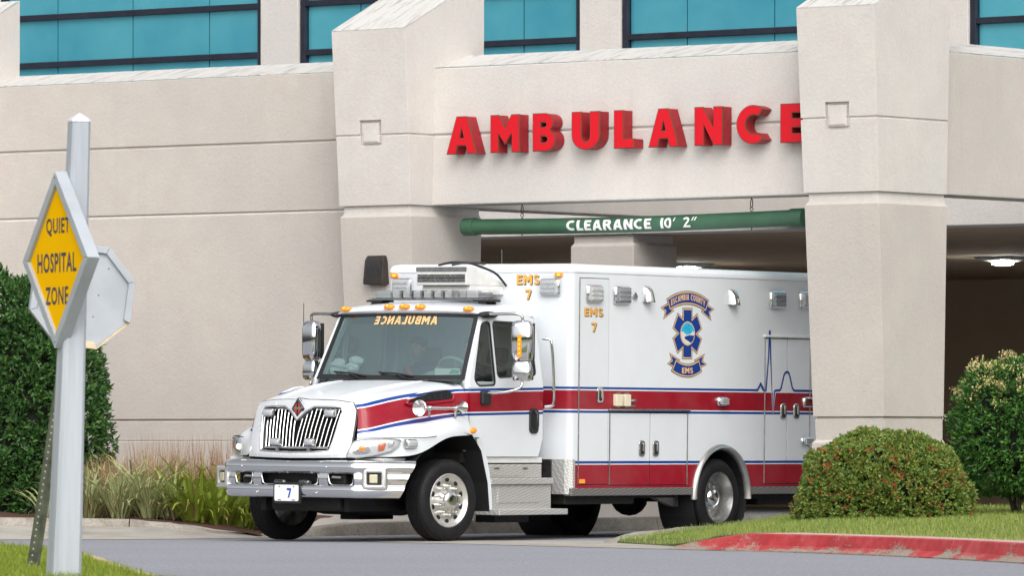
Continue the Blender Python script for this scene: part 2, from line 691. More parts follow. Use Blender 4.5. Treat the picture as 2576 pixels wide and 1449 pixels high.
FLOWER_O = leaf_mat('flower_orange', [(0.60, 0.10, 0.02), (0.7, 0.2, 0.03)], 0.6)
BLADE = leaf_mat('grass_blades', [(0.15, 0.25, 0.035), (0.23, 0.36, 0.05), (0.31, 0.43, 0.08), (0.41, 0.45, 0.14), (0.48, 0.42, 0.19)], 0.6, trans=0.4)
BLADE_Y = leaf_mat('grass_blades_bright', [(0.16, 0.24, 0.02), (0.24, 0.34, 0.03), (0.33, 0.42, 0.05), (0.40, 0.41, 0.10)], 0.6, trans=0.4)
STALK = leaf_mat('dry_stalk', [(0.17, 0.08, 0.045), (0.30, 0.16, 0.09), (0.38, 0.25, 0.14)], 0.8, trans=0.1)
TURF = mat('turf_soil', (0.11, 0.14, 0.035), 0.95, var=0.5, vscale=18, bump=0.8, bscale=120)
BARK = mat('bark', (0.055, 0.042, 0.032), 0.9, var=0.4, vscale=30, bump=0.8, bscale=60)


def strap_mat(name, edge, mid, tip):
    """strap leaf with pale margins: stripe runs along the blade (uv x across, y along)"""
    n = NT(name)
    uv = n.n('UVMap')
    sep = n.n('SeparateXYZ')
    n.l(uv.outputs[0], sep.inputs[0])
    oi = n.n('ObjectInfo')
    d = n.math('ABSOLUTE', n.math('SUBTRACT', sep.outputs[0], 0.5))
    m = n.mix(n.rng(d, 0.22, 0.30), mid, edge)
    m = n.mix(n.rng(sep.outputs[1], 0.72, 1.0, 0.0, 0.75), m, tip)
    m = n.mix(n.rng(oi.outputs['Random'], 0.0, 1.0, 0.0, 0.5), m, tuple(0.75 * a + 0.25 * b for a, b in zip(mid, tip)))
    n.set(col=m, rough=0.5)
    tr = n.n('BsdfTranslucent')
    n.l(m, tr.inputs['Color'])
    mx = n.n('MixShader')
    mx.inputs[0].default_value = 0.25
    n.l(n.b.outputs[0], mx.inputs[1])
    n.l(tr.outputs[0], mx.inputs[2])
    n.l(mx.outputs[0], n.out.inputs['Surface'])
    return n.m


STRAP_PALE = strap_mat('strap_leaf_variegated', (0.68, 0.67, 0.40), (0.22, 0.31, 0.10), (0.58, 0.48, 0.22))
STRAP_GREEN = strap_mat('strap_leaf_green', (0.30, 0.38, 0.04), (0.19, 0.29, 0.035), (0.52, 0.45, 0.08))
STRAP_DRY = strap_mat('strap_leaf_dry', (0.36, 0.26, 0.12), (0.28, 0.18, 0.08), (0.22, 0.12, 0.06))

# vehicle
C_WHITE, C_RED, C_BLUE = (0.73, 0.765, 0.80), (0.30, 0.005, 0.018), (0.004, 0.05, 0.27)


def livery(name, curve, bands, xmin_first=None):
    """painted bands: curve(nt, x) gives the height the band heights are measured from"""
    n = NT(name)
    sep = n.n('SeparateXYZ')
    n.l(n.coord(), sep.inputs[0])
    x, z = sep.outputs[0], sep.outputs[2]
    zz = n.math('SUBTRACT', z, curve(n, x)) if curve else z
    c = None
    for i, (lo, hi, colr) in enumerate(bands):
        f = n.math('MULTIPLY', n.math('GREATER_THAN', zz, lo), n.math('LESS_THAN', zz, hi))
        if i == 0 and xmin_first is not None:
            f = n.math('MULTIPLY', f, n.math('GREATER_THAN', x, xmin_first))
        c = n.mix(f, c if c is not None else C_WHITE, colr)
    dirt = n.noise(2.5, 5, 0.65)
    c = n.mix(n.rng(dirt, 0.45, 0.75, 0.0, 0.08), c, (0.35, 0.34, 0.32))
    n.set(col=c, rough=0.32, coat=0.25, crough=0.08, spec=0.3)
    n.bump(n.noise(3.0, 2), 0.012, 0.02)
    MATS[name] = n.m
    return n.m


PAINT_BOX = livery('paint_module', None, [(1.576, 1.601, C_BLUE), (1.364, 1.563, C_RED), (1.325, 1.351, C_BLUE),
                                          (0.791, 0.819, C_BLUE), (0.40, 0.780, C_RED)], -5.56)
PAINT_CAB = livery('paint_cab', lambda n, x: n.math('MULTIPLY', n.math('ADD', x, 1.877), -0.0171),
                   [(1.564, 1.590, C_BLUE), (1.350, 1.551, C_RED), (1.311, 1.337, C_BLUE)])


def hood_curve(n, x):
    t = n.math('MAXIMUM', n.math('ADD', x, 0.43), 0.0)
    return n.math('ADD', n.math('MULTIPLY', t, -0.035), n.math('MULTIPLY', n.math('MULTIPLY', t, t), -0.068))


PAINT_HOOD = livery('paint_hood', hood_curve, [(1.539, 1.565, C_BLUE), (1.327, 1.527, C_RED), (1.288, 1.314, C_BLUE)])
WHITE = mat('white_paint', C_WHITE, 0.28, coat=0.5, crough=0.06)
WHITE_DULL = mat('white_dull', (0.74, 0.74, 0.72), 0.45, var=0.07, vscale=9)
SILVERW = mat('worn_bright_white', (0.72, 0.735, 0.76), 0.22, 0.25, var=0.06, vscale=5, coat=0.4)
CHROME = mat('chrome', (0.78, 0.79, 0.80), 0.05, 1.0)
CHROME_B = mat('brushed_chrome', (0.70, 0.70, 0.69), 0.22, 1.0, var=0.1, vscale=12)
STEEL = mat('dull_steel', (0.42, 0.42, 0.41), 0.35, 1.0, var=0.2, vscale=20)
BLACK = mat('black_plastic', (0.018, 0.018, 0.02), 0.42)
BLACKM = mat('black_void', (0.006, 0.006, 0.007), 0.8)
RUBBER = mat('tyre_rubber', (0.012, 0.012, 0.013), 0.6, var=0.3, vscale=9, spec=0.25)
UNDER = mat('underbody_black', (0.012, 0.011, 0.010), 0.75, var=0.5, vscale=10)
LENS = mat('clear_lens', (0.55, 0.57, 0.59), 0.2, 0.3, var=0.12, vscale=25, coat=0.8)
LENS_G = mat('smoked_lens', (0.30, 0.32, 0.35), 0.18, 0.35, var=0.2, vscale=40, coat=0.8)
LENS_R = mat('dark_red_lens', (0.12, 0.004, 0.010), 0.15, coat=0.8)
AMBER = mat('amber_lens', (0.85, 0.26, 0.01), 0.2, coat=0.6, emit=(1.0, 0.32, 0.01), estr=0.25)
AMBER_LIT = mat('amber_lit', (0.9, 0.3, 0.02), 0.2, emit=(1.0, 0.42, 0.03), estr=1.6)
BULB = mat('lit_bulb', (1, 0.9, 0.75), 0.3, emit=(1.0, 0.82, 0.6), estr=2.2)
GOLD = mat('gold_letter', (0.80, 0.42, 0.08), 0.4)
GOLD_P = mat('pale_gold', (0.78, 0.50, 0.22), 0.4)
INK = mat('black_ink', (0.012, 0.012, 0.014), 0.5)
NAVY = mat('navy_print', (0.005, 0.045, 0.26), 0.35)
SKYB = mat('light_blue_print', (0.03, 0.45, 0.72), 0.4)
SANDW = mat('sand_white_print', (0.74, 0.70, 0.64), 0.4)
BLUE7 = mat('blue_print', (0.01, 0.06, 0.40), 0.4)
EMRED = mat('emblem_red', (0.50, 0.05, 0.03), 0.35)
IVORY = mat('ivory_plastic', (0.76, 0.70, 0.52), 0.4)
GREY_TRIM = mat('grey_trim', (0.30, 0.34, 0.34), 0.7, var=0.1)
SEATC = mat('seat_cloth', (0.06, 0.065, 0.07), 0.85)
RADIATOR = mat('radiator_black', (0.01, 0.01, 0.011), 0.6)

n = NT('tread_plate')
cx_ = n.coord()
def _w(rot):
    w = n.n('TexWave', wave_type='BANDS', bands_direction='DIAGONAL')
    w.inputs['Scale'].default_value = 15.0
    w.inputs['Distortion'].default_value = 0.0
    mp = n.n('Mapping')
    mp.inputs['Rotation'].default_value = rot
    n.l(cx_, mp.inputs['Vector'])
    n.l(mp.outputs[0], w.inputs['Vector'])
    return w.outputs['Fac']
lz = n.math('MULTIPLY', _w((0, 0.55, 0)), _w((0, 2.2, 0.3)))
h = n.rng(lz, 0.35, 0.6)
n.set(col=n.mix(h, (0.58, 0.575, 0.56), (0.88, 0.87, 0.85)), rough=n.rng(h, 0, 1, 0.5, 0.32), metal=0.6)
n.bump(h, 0.35, 0.004)
PLATE = n.m

n = NT('tinted_glass')
n.set(col=(0.012, 0.013, 0.015), rough=0.03, coat=0.3, spec=0.7)
DARKGLASS = n.m

n = NT('windshield_glass')
lw = n.n('LayerWeight')
lw.inputs[0].default_value = 0.32
gl = n.n('BsdfGlossy')
gl.inputs['Roughness'].default_value = 0.02
gl.inputs['Color'].default_value = (0.80, 1.0, 1.0, 1)
tr = n.n('BsdfTransparent')
tr.inputs['Color'].default_value = (0.74, 0.90, 0.87, 1)
mx = n.n('MixShader')
n.l(n.rng(lw.outputs['Fresnel'], 0.0, 1.0, 0.36, 0.9), mx.inputs[0])
n.l(tr.outputs[0], mx.inputs[1])
n.l(gl.outputs[0], mx.inputs[2])
n.l(mx.outputs[0], n.out.inputs['Surface'])
GLASS = n.m

n = NT('side_glass')
tr = n.n('BsdfTransparent')
tr.inputs['Color'].default_value = (0.80, 0.86, 0.84, 1)
gl = n.n('BsdfGlossy')
gl.inputs['Roughness'].default_value = 0.02
mx = n.n('MixShader')
lw = n.n('LayerWeight')
lw.inputs[0].default_value = 0.2
n.l(n.rng(lw.outputs['Fresnel'], 0.0, 1.0, 0.05, 0.7), mx.inputs[0])
n.l(tr.outputs[0], mx.inputs[1])
n.l(gl.outputs[0], mx.inputs[2])
n.l(mx.outputs[0], n.out.inputs['Surface'])
SIDEGLASS = n.m

n = NT('headlight_cover')
tr = n.n('BsdfTransparent')
gl = n.n('BsdfGlossy')
gl.inputs['Roughness'].default_value = 0.03
mx = n.n('MixShader')
mx.inputs[0].default_value = 0.16
n.l(tr.outputs[0], mx.inputs[1])
n.l(gl.outputs[0], mx.inputs[2])
n.l(mx.outputs[0], n.out.inputs['Surface'])
COVER = n.m

# signs, fittings
POST_GREY = mat('grey_painted_wood', (0.41, 0.44, 0.48), 0.6, var=0.10, vscale=3.0, bump=0.15, bscale=8)
n = NT('weathered_post')
g = n.noise(1.0, 5, 0.6, vec=n.coord(scale=(9, 9, 0.5)))
n.set(col=n.ramp(g, [(0.3, (0.35, 0.38, 0.42)), (0.55, (0.44, 0.475, 0.52)), (0.75, (0.50, 0.535, 0.58))]), rough=0.6)
n.bump(g, 0.3, 0.01)
POST = n.m
WOOD_EDGE = mat('bare_wood_edge', (0.68, 0.55, 0.38), 0.7, var=0.15, vscale=20)
SIGN_Y = mat('sign_yellow', (1.0, 0.53, 0.0), 0.9, spec=0.05, var=0.03, vscale=3)
SIGN_INK = mat('sign_ink', (0.055, 0.055, 0.062), 0.55)
POST_GREEN = mat('rusty_green_steel', (0.075, 0.085, 0.055), 0.7, 0.2, var=0.5, vscale=12)
LETTER_FACE = mat('letter_face_red', (0.66, 0.003, 0.014), 0.25, coat=0.4)
LETTER_SIDE = mat('letter_return_red', (0.30, 0.008, 0.016), 0.5, var=0.2, vscale=8)
LETTER_TRIM = mat('letter_trim', (0.16, 0.05, 0.03), 0.6)
PIPE = mat('green_pipe', (0.045, 0.125, 0.070), 0.5, var=0.14, vscale=3)
PIPE_TXT = mat('white_lettering', (0.82, 0.82, 0.80), 0.5)
RUST = mat('rusty_iron', (0.14, 0.06, 0.035), 0.8, 0.4, var=0.4, vscale=40)
BRONZE = mat('bronze_housing', (0.045, 0.037, 0.033), 0.45, 0.3, var=0.2)
LAMP_ON = mat('lamp_lit', (1, 1, 1), 0.5, emit=(1.0, 0.98, 0.92), estr=260.0)
LAMP_TRIM = mat('lamp_trim', (0.42, 0.42, 0.40), 0.5)
SKIN = mat('skin', (0.36, 0.20, 0.13), 0.5, sub=0.1)
SHIRT = mat('navy_shirt', (0.012, 0.016, 0.035), 0.9)
HAIR = mat('dark_hair', (0.02, 0.014, 0.010), 0.7)
STRAP = mat('red_strap', (0.40, 0.02, 0.02), 0.7)
PAPER = mat('white_paper', (0.80, 0.82, 0.80), 0.8)
PAPER_G = mat('green_print', (0.05, 0.42, 0.22), 0.6)
PAPER_B = mat('blue_print_paper', (0.06, 0.28, 0.50), 0.6)

ALLOY = mat('satin_alloy', (0.74, 0.73, 0.70), 0.34, 0.85, var=0.06, vscale=8)
HORN = mat('polished_horn', (0.80, 0.79, 0.77), 0.16, 1.0, var=0.05, vscale=14)
TRIM_M = mat('dull_fender_trim', (0.50, 0.49, 0.47), 0.38, 0.9, var=0.1, vscale=6)
PLATE_D = PLATE.copy()
PLATE_D.name = 'tread_plate_dull'
for nd_ in PLATE_D.node_tree.nodes:
    if nd_.type == 'MIX':
        nd_.inputs[6].default_value = (0.22, 0.215, 0.205, 1)
        nd_.inputs[7].default_value = (0.42, 0.41, 0.40, 1)
BARCHROME = mat('grille_chrome', (0.52, 0.53, 0.54), 0.16, 1.0)

# ================================================================== THE GROUND
mb = MB()
mb.sheet([(-900, -700, 0), (900, -700, 0), (900, 1200, 0), (-900, 1200, 0)])
tag(mb.build('road', ASPHALT), 'grey asphalt road in front of the covered entrance', kind='structure')


def ribbon(a, b, mi=0, n=6):
    """surface between two polylines with equal point counts"""
    rows = []
    for k in range(n + 1):
        t = k / n
        rows.append([tuple(Vector(p).lerp(Vector(q), t)) for p, q in zip(a, b)])
    return MB().grid(rows)


def resample(pts, n):
    pts = [Vector(p) for p in pts]
    d = [0]
    for a, b in zip(pts, pts[1:]):
        d.append(d[-1] + (b - a).length)
    out = []
    for k in range(n):
        t = d[-1] * k / (n - 1)
        i = max(j for j in range(len(d)) if d[j] <= t + 1e-9)
        i = min(i, len(pts) - 2)
        f = (t - d[i]) / max(1e-9, d[i + 1] - d[i])
        # Catmull-Rom for a smooth line
        p0, p1, p2, p3 = pts[max(i - 1, 0)], pts[i], pts[i + 1], pts[min(i + 2, len(pts) - 1)]
        out.append(0.5 * ((2 * p1) + (p2 - p0) * f + (2 * p0 - 5 * p1 + 4 * p2 - p3) * f * f + (3 * p1 - p0 - 3 * p2 + p3) * f ** 3))
    return out


def kerb_run(parent, line, prof, material, n_sec, heights=None, gap=0.012, name='kerb_section', jitter=0.0):
    """sections of kerb along a base line; prof = [(offset to the left of travel, z)], heights scale the profile"""
    pts = resample(line, n_sec * 6 + 1)
    m = len(pts)
    rings = []
    for i, p in enumerate(pts):
        t = (pts[min(i + 1, m - 1)] - pts[max(i - 1, 0)])
        t.z = 0
        t.normalize()
        nrm = Vector((-t.y, t.x, 0))
        h = 1.0
        if heights:
            f = i / (m - 1) * (len(heights) - 1)
            k = min(int(f), len(heights) - 2)
            h = heights[k] + (heights[k + 1] - heights[k]) * (f - k)
        rings.append([p + nrm * (o + random.uniform(-jitter, jitter)) + Vector((0, 0, z * h if z > 0 else z)) for o, z in prof])
    for s in range(n_sec):
        seg = [list(r) for r in rings[s * 6:s * 6 + 7]]
        d0 = (seg[1][0] - seg[0][0]).normalized() * gap / 2
        seg[0] = [p + d0 for p in seg[0]]
        seg[-1] = [p - d0 for p in seg[-1]]
        b = MB()
        b.loft(seg)
        b.build(name, material, parent, smooth=30)


# concrete gutter strip across the mouth of the driveway
g_front = [(-1.45, 66.75, 0.004), (-0.95, 65.95, 0.004), (-0.335, 65.04, 0.004), (0.5, 63.5, 0.004), (1.40, 61.96, 0.004), (2.05, 60.7, 0.004)]
g_back = [(-1.42, 66.9, 0.004), (-0.9, 67.3, 0.004), (-0.30, 67.65, 0.004), (0.45, 67.6, 0.004), (1.05, 67.0, 0.004), (1.75, 62.4, 0.004)]
tag(ribbon(g_front, g_back).build('driveway_apron', CONCRETE), 'pale concrete gutter strip across the driveway mouth', kind='structure')

# sloping concrete pad and planting bed beside the wall
pad_f = resample([(-9, 68.5, 0.004), (-5.4, 68.3, 0.004), (-3.9, 68.6, 0.004), (-3.1, 69.3, 0.004), (-2.45, 70.0, 0.004)], 24)
pad_b = resample([(-9, 70.2, 0.135), (-5.4, 70.0, 0.13), (-3.75, 69.95, 0.11), (-3.25, 70.0, 0.055), (-2.75, 70.35, 0.012)], 24)
tag(ribbon(pad_f, pad_b).build('pavement', CONCRETE), 'pale concrete pavement sloping up to the planting bed', kind='structure')
bed_kerb = tag(empty('kerb', (0, 0, 0)), 'weathered grey kerb round the planting bed', kind='structure')
kerb_run(bed_kerb, [(-9, 70.2, 0.135), (-5.4, 70.0, 0.13), (-3.75, 69.95, 0.11), (-3.25, 70.0, 0.055), (-2.75, 70.35, 0.01)],
         [(0.0, -0.2), (0.0, 0.005), (0.05, 0.085), (0.16, 0.09), (0.17, -0.2)], KERB, 4, heights=[1, 1, 1, 0.9, 0.12], jitter=0.004)
bed_f = resample([(-9, 70.28, 0.195), (-5.4, 70.08, 0.19), (-3.75, 70.03, 0.165), (-3.2, 70.08, 0.10), (-2.7, 70.42, 0.01)], 24)
bed_b = resample([(-9, 78.8, 0.30), (-7.5, 78.3, 0.30), (-4.5, 75.9, 0.28), (-2.9, 74.5, 0.25), (-2.0, 73.9, 0.2)], 24)
rows = []
for k in range(19):
    t = k / 18
    rows.append([tuple(Vector(p).lerp(Vector(q), t ** 1.3) + Vector((0, 0, 0.05 * noise.noise(Vector((p.x * 3, t * 16, 0)))))) for p, q in zip(bed_f, bed_b)])
tag(MB().grid(rows).build('planting_bed', SOIL, smooth=180), 'red brown mulch of the planting bed', kind='structure')

far_kerb = tag(empty('kerb', (0, 0, 0)), 'stained concrete kerb along the far side of the driveway', kind='structure')
kerb_run(far_kerb, [(-2.72, 70.42, 0.0), (-2.1, 71.25, 0.0), (-1.3, 72.2, 0.0), (0.4, 74.4, 0.0), (3.1, 78.0, 0.0), (5, 80.5, 0)],
         [(0.0, -0.05), (0.0, 0.01), (0.04, 0.15), (0.22, 0.16), (0.24, -0.05)], KERB, 7, heights=[0.1, 0.9, 1, 1, 1, 1, 1, 1], jitter=0.004)

# right hand island: red painted kerb, driveway kerb, grass
red_line = [on_ground(1648, 1382.5), on_ground(1760, 1385.5), on_ground(2000, 1392), on_ground(2300, 1404), on_ground(2576, 1420), Vector((5.6, 47.5, 0))]
red = tag(empty('red_kerb', (0, 0, 0)), 'worn red painted kerb edging the grass island', kind='structure')
kerb_run(red, red_line, [(0.0, -0.05), (0.0, 0.012), (0.09, 0.06), (0.125, 0.155), (0.15, 0.172), (0.42, 0.175), (0.44, -0.05)], RED_KERB, 5,
         heights=[0.02, 0.62] + [1] * 18, jitter=0.006)
drv = tag(empty('kerb', (0, 0, 0)), 'pale concrete kerb where the driveway meets the grass island', kind='structure')
kerb_run(drv, [(2.95, 70.3, 0), (2.25, 68.9, 0), (1.52, 67.15, 0), (1.0, 66.45, 0), (0.90, 66.1, 0)],
         [(0.0, -0.05), (0.0, 0.01), (0.06, 0.15), (0.20, 0.155), (0.24, -0.05)], KERB, 4, heights=[1, 1, 1, 1, 0.95, 0.7, 0.05], jitter=0.005)

isl_f = resample([(1.06, 65.9, 0.02), (1.46, 64.2, 0.012), (1.80, 62.75, 0.07), (2.0, 62.0, 0.13), (2.72, 60.35, 0.155), (3.66, 57.65, 0.155), (4.45, 54.4, 0.155), (6.2, 47.5, 0.155)], 40)
isl_b = resample([(1.16, 66.4, 0.0), (1.66, 67.05, 0.105), (2.44, 68.8, 0.15), (3.15, 70.4, 0.25), (4.6, 71.6, 0.30), (6.4, 71.6, 0.31), (10, 68, 0.30)], 40)


def island_rows(f, b, n, amp=0.03):
    out = []
    for k in range(n + 1):
        t = k / n
        out.append([Vector(p).lerp(Vector(q), t) + Vector((0, 0, amp * math.sin(PI * min(1, t * 1.6)) * (0.6 + noise.noise(Vector((p.x, t * 4, 3)))))) for p, q in zip(f, b)])
    return out


ISL = island_rows(isl_f, isl_b, 16)
tag(MB().grid([[p - Vector((0, 0, .3)) for p in ISL[0]]] + ISL).build('lawn', TURF, smooth=60), 'sloping ground of the grass island by the red kerb', kind='structure')

# left hand island with yellow kerb
li_edge = [Vector((-12, 60.2, 0)), Vector((-6.2, 59.2, 0)), Vector((-4.6, 58.4, 0)), Vector((-3.75, 56.0, 0)), Vector((-3.32, 53.0, 0)), Vector((-3.02, 50.2, 0)),
           Vector((-2.62, 46.8, 0)), Vector((-2.18, 43.6, 0)), Vector((-1.4, 39.0, 0)), Vector((0.6, 31, 0))]
yk = tag(empty('yellow_kerb', (0, 0, 0)), 'faded yellow kerb curving round the grass by the signpost', kind='structure')
kerb_run(yk, li_edge[::-1], [(0.0, -0.05), (0.0, 0.0), (0.02, 0.075), (0.13, 0.08), (0.15, -0.05)], YELLOW_KERB, 8)
li_f = resample([p + Vector((-0.14, -0.1, 0.075)) for p in li_edge], 40)
li_b = resample([Vector((-12, 40, 0.08)), Vector((-9, 36, 0.08)), Vector((-6, 32, 0.08)), Vector((-3, 30, 0.08))], 40)
LISL = island_rows(li_f, li_b, 24, 0.02)
tag(MB().grid(LISL).build('lawn', TURF, smooth=180), 'flat ground of the grass verge under the signpost', kind='structure')


def blades(rows, count, hmin, hmax, wid, ok=None, seed=1):
    """thin bent grass blades on a grid surface -> vertex and face lists"""
    rg = np.random.default_rng(seed)
    G = np.array([[tuple(p) for p in r] for r in rows])
    R_, C_ = G.shape[:2]
    # area weighted choice of a cell
    a = np.linalg.norm(np.cross(G[1:, :-1] - G[:-1, :-1], G[:-1, 1:] - G[:-1, :-1]), axis=2)
    if ok is not None:
        cen = (G[1:, 1:] + G[:-1, :-1]) / 2
        a = a * ok(cen[..., 0], cen[..., 1])
    pr_ = (a / a.sum()).ravel()
    cell = rg.choice(len(pr_), count, p=pr_)
    i, j = cell // (C_ - 1), cell % (C_ - 1)
    u, v = rg.random(count)[:, None], rg.random(count)[:, None]
    P = (G[i, j] * (1 - u) + G[i + 1, j] * u) * (1 - v) + (G[i, j + 1] * (1 - u) + G[i + 1, j + 1] * u) * v
    ang = rg.random(count) * 2 * PI
    patch = np.array([noise.noise(Vector((p[0] * 1.1, p[1] * 0.6, 0))) for p in P])
    h = (rg.uniform(hmin, hmax, count) * (1 + 0.5 * patch))[:, None]
    d = np.stack([np.cos(ang), np.sin(ang), np.zeros(count)], 1)
    s = np.stack([-np.sin(ang), np.cos(ang), np.zeros(count)], 1)
    lean = rg.uniform(0.1, 0.75, count)[:, None]
    w = (rg.uniform(0.6, 1.3, count) * wid)[:, None]
    up = np.array([0, 0, 1.0])
    a0, a1 = P - s * w - up * 0.01, P + s * w - up * 0.01
    m0 = P + d * h * lean * 0.3 + up * h * 0.6 - s * w * 0.7
    m1 = P + d * h * lean * 0.3 + up * h * 0.6 + s * w * 0.7
    t = P + d * h * lean + up * h
    V = np.stack([a0, a1, m1, m0, t], 1).reshape(-1, 3)
    o = np.arange(count) * 5
    F = [(k, k + 1, k + 2, k + 3) for k in o] + [(k + 3, k + 2, k + 4) for k in o]
    return V.tolist(), F


def fast_mesh(name, V, F, m, mi=None, mats=None):
    me = bpy.data.meshes.new(name)
    me.from_pydata(V, [], [tuple(int(x) for x in f) for f in F])
    for mm in (mats or [m]):
        me.materials.append(mm)
    if mi is not None:
        me.polygons.foreach_set('material_index', mi)
    me.update()
    return me


def stuff(name, me, label, cat, parent=None):
    o = bpy.data.objects.new(name, me)
    COL.objects.link(o)
    if parent is not None:
        o.parent = parent
        o['kind'] = 'stuff'
    else:
        tag(o, label, cat, kind='stuff')
    return o


V, F = blades(ISL, 46000, 0.022, 0.062, 0.0028, ok=lambda x, y: ((x / y > -0.05) & (x / y < 0.088)).astype(float), seed=3)
stuff('grass', fast_mesh('grass', V, F, BLADE), 'green and straw coloured mown grass on the island', 'grass')
V, F = blades(LISL, 30000, 0.025, 0.07, 0.0026, ok=lambda x, y: ((x / y > -0.095) & (y > 41)).astype(float), seed=5)
stuff('grass', fast_mesh('grass', V, F, BLADE_Y), 'bright yellow green grass around the signpost', 'grass')

# ================================================================== THE HOSPITAL
# local frame: x along the facade, y into the building, z up
BA = math.radians(52.5)
BO = Vector((3.06, 70.0, 0))
BD, BW = Vector((math.sin(BA), -math.cos(BA), 0)), Vector((math.cos(BA), math.sin(BA), 0))
hosp = empty('hospital_building', BO, -(PI / 2 - BA))
tag(hosp, 'beige stucco hospital with teal glass windows and a covered vehicle entrance', 'building')


def fs(px, u):
    k = (px - CXP) / FPX
    b = BO + BW * u
    return (k * b.y - b.x) / (BD.x - k * BD.y)


SOFFIT, FTOP, GROOVE, BASEG, LEDGE = 3.69, 5.235, 4.48, 1.285, 1.046


def pier(sl, w):
    """buttress pier: narrows downwards, joint lines, sloping top, square medallion"""
    def uf(z):
        return np.interp(z, [0, LEDGE, BASEG, 3.60, 3.69, 5.66], [0.34, 0.32, 0.30, 0.135, 0.14, 0.0])

    def sr(z):
        return sl + w + np.interp(z, [0, BASEG, 3.60, 3.69, 5.66], [-0.085, -0.075, -0.03, -0.04, 0.0])
    rings = []

    def ring(z, g=0.0, zb=None):
        zb = z if zb is None else zb
        rings.append([(sl + g, uf(z) + g, z), (sr(z) - g, uf(z) + g, z), (sr(z) - g, 1.42, zb), (sl + g, 1.42, zb)])
    ring(-0.05, -0.03); ring(LEDGE - 0.03, -0.03); ring(LEDGE, 0.0)
    ring(BASEG - 0.012, 0.0); ring(BASEG - 0.010, 0.022); ring(BASEG + 0.010, 0.022); ring(BASEG + 0.012, -0.012)
    for z in (1.7, 2.3, 2.9):
        ring(z, -0.012)
    ring(3.56, -0.012); ring(3.60, 0.02); ring(SOFFIT - 0.002, 0.02); ring(SOFFIT, -0.02)
    for z in (3.95, 4.2):
        ring(z, -0.02)
    ring(GROOVE - 0.016, -0.02); ring(GROOVE - 0.006, -0.002); ring(GROOVE + 0.009, -0.002); ring(GROOVE + 0.011, -0.02)
    for z in (4.8, 5.2):
        ring(z, -0.02)
    ring(5.65, -0.02)
    rings.append([(sl - 0.02, -0.02, 5.655), (sr(5.66) + 0.02, -0.02, 5.655), (sr(5.66) + 0.02, 1.42, 6.32), (sl - 0.02, 1.42, 6.32)])
    pm_ = MB().loft(rings)
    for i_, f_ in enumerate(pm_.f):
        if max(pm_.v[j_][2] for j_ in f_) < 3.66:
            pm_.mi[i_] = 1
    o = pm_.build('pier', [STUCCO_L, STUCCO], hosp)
    mc = sl + w * 0.47
    z0, z1 = 4.37, 4.63
    cut = [MB().box(mc - 0.155, mc + 0.155, -0.2, 0.10, z1 - 0.018, z1 + 0.018), MB().box(mc - 0.155, mc + 0.155, -0.2, 0.105, z0 - 0.018, z0 + 0.018),
           MB().box(mc - 0.155, mc - 0.119, -0.2, 0.1, z0, z1), MB().box(mc + 0.119, mc + 0.155, -0.2, 0.1, z0, z1)]
    boolean_cut(o, cut)
    b = o.modifiers.new('bevel', 'BEVEL')
    b.width, b.segments, b.limit_method, b.angle_limit = 0.014, 2, 'ANGLE', math.radians(40)
    MB().box(mc - 0.108, mc + 0.108, 0.060, 0.3, z0 + 0.03, z1 - 0.03).build('medallion', STUCCO_L, o, bevel=0.01)
    # coping on the sloping top
    MB().prism([(-0.02, 5.658), (1.42, 6.323), (1.42, 6.335), (-0.018, 5.670)], 'x', sl - 0.02, sl + w + 0.02).build('coping', COPING, o, bevel=0.01)
    return o


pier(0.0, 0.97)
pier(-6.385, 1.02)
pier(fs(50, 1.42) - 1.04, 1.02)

# stucco wall beside the entrance, one slab for each course between the joints
wall = MB().box(-22, -6.2, 0.848, 1.3, -0.1, 5.2).build('wall', STUCCO, hosp)
for z0, z1, u in ((-0.1, LEDGE - 0.004, 0.815), (LEDGE, BASEG - 0.011, 0.835), (BASEG + 0.009, SOFFIT - 0.035, 0.825), (SOFFIT + 0.0, GROOVE - 0.014, 0.825), (GROOVE + 0.010, 5.262, 0.825)):
    MB().box(-22, -6.2, u, 0.86, z0, z1).build('panel', STUCCO, wall, bevel=0.010)
# sloped lip under the second joint
MB().prism([(0.850, SOFFIT - 0.034), (0.828, SOFFIT - 0.034), (0.846, SOFFIT - 0.010), (0.850, SOFFIT - 0.010)], 'x', -22, -6.2).build('joint_slope', STUCCO_L, wall)
MB().prism([(0.825, 5.2635), (1.45, 5.38), (1.45, 5.43), (0.826, 5.275)], 'x', -22, -6.25).build('coping', COPING, hosp, bevel=0.012)

# fascia beam over the entrance
fas = MB().box(-5.6, 0.10, 0.548, 1.02, SOFFIT + 0.012, 5.2).build('fascia', STUCCO_L, hosp)
for z0, z1 in ((SOFFIT, GROOVE - 0.014), (GROOVE + 0.010, FTOP)):
    MB().box(-5.6, 0.10, 0.525, 1.05 if z0 < 4 else 0.58, z0, z1).build('panel', STUCCO_L, fas, bevel=0.014)
MB().prism([(0.525, FTOP + 0.0015), (1.2, 5.36), (1.2, 5.41), (0.526, FTOP + 0.012)], 'x', -5.62, 0.10).build('coping', COPING, hosp, bevel=0.012)
MB().box(-5.3, 0.02, 0.60, 0.635, SOFFIT - 0.012, SOFFIT + 0.0).build('drip_strip', LAMP_TRIM, hosp)
# side fascia running back from the corner pier
MB().box(0.42, 0.905, 1.40, 8.40, SOFFIT, FTOP).build('fascia', STUCCO, hosp, bevel=0.014)
MB().prism([(0.905, FTOP + 0.0015), (0.25, 5.36), (0.25, 5.41), (0.904, FTOP + 0.012)], 'y', 1.41, 8.32).build('coping', COPING, hosp, bevel=0.012)
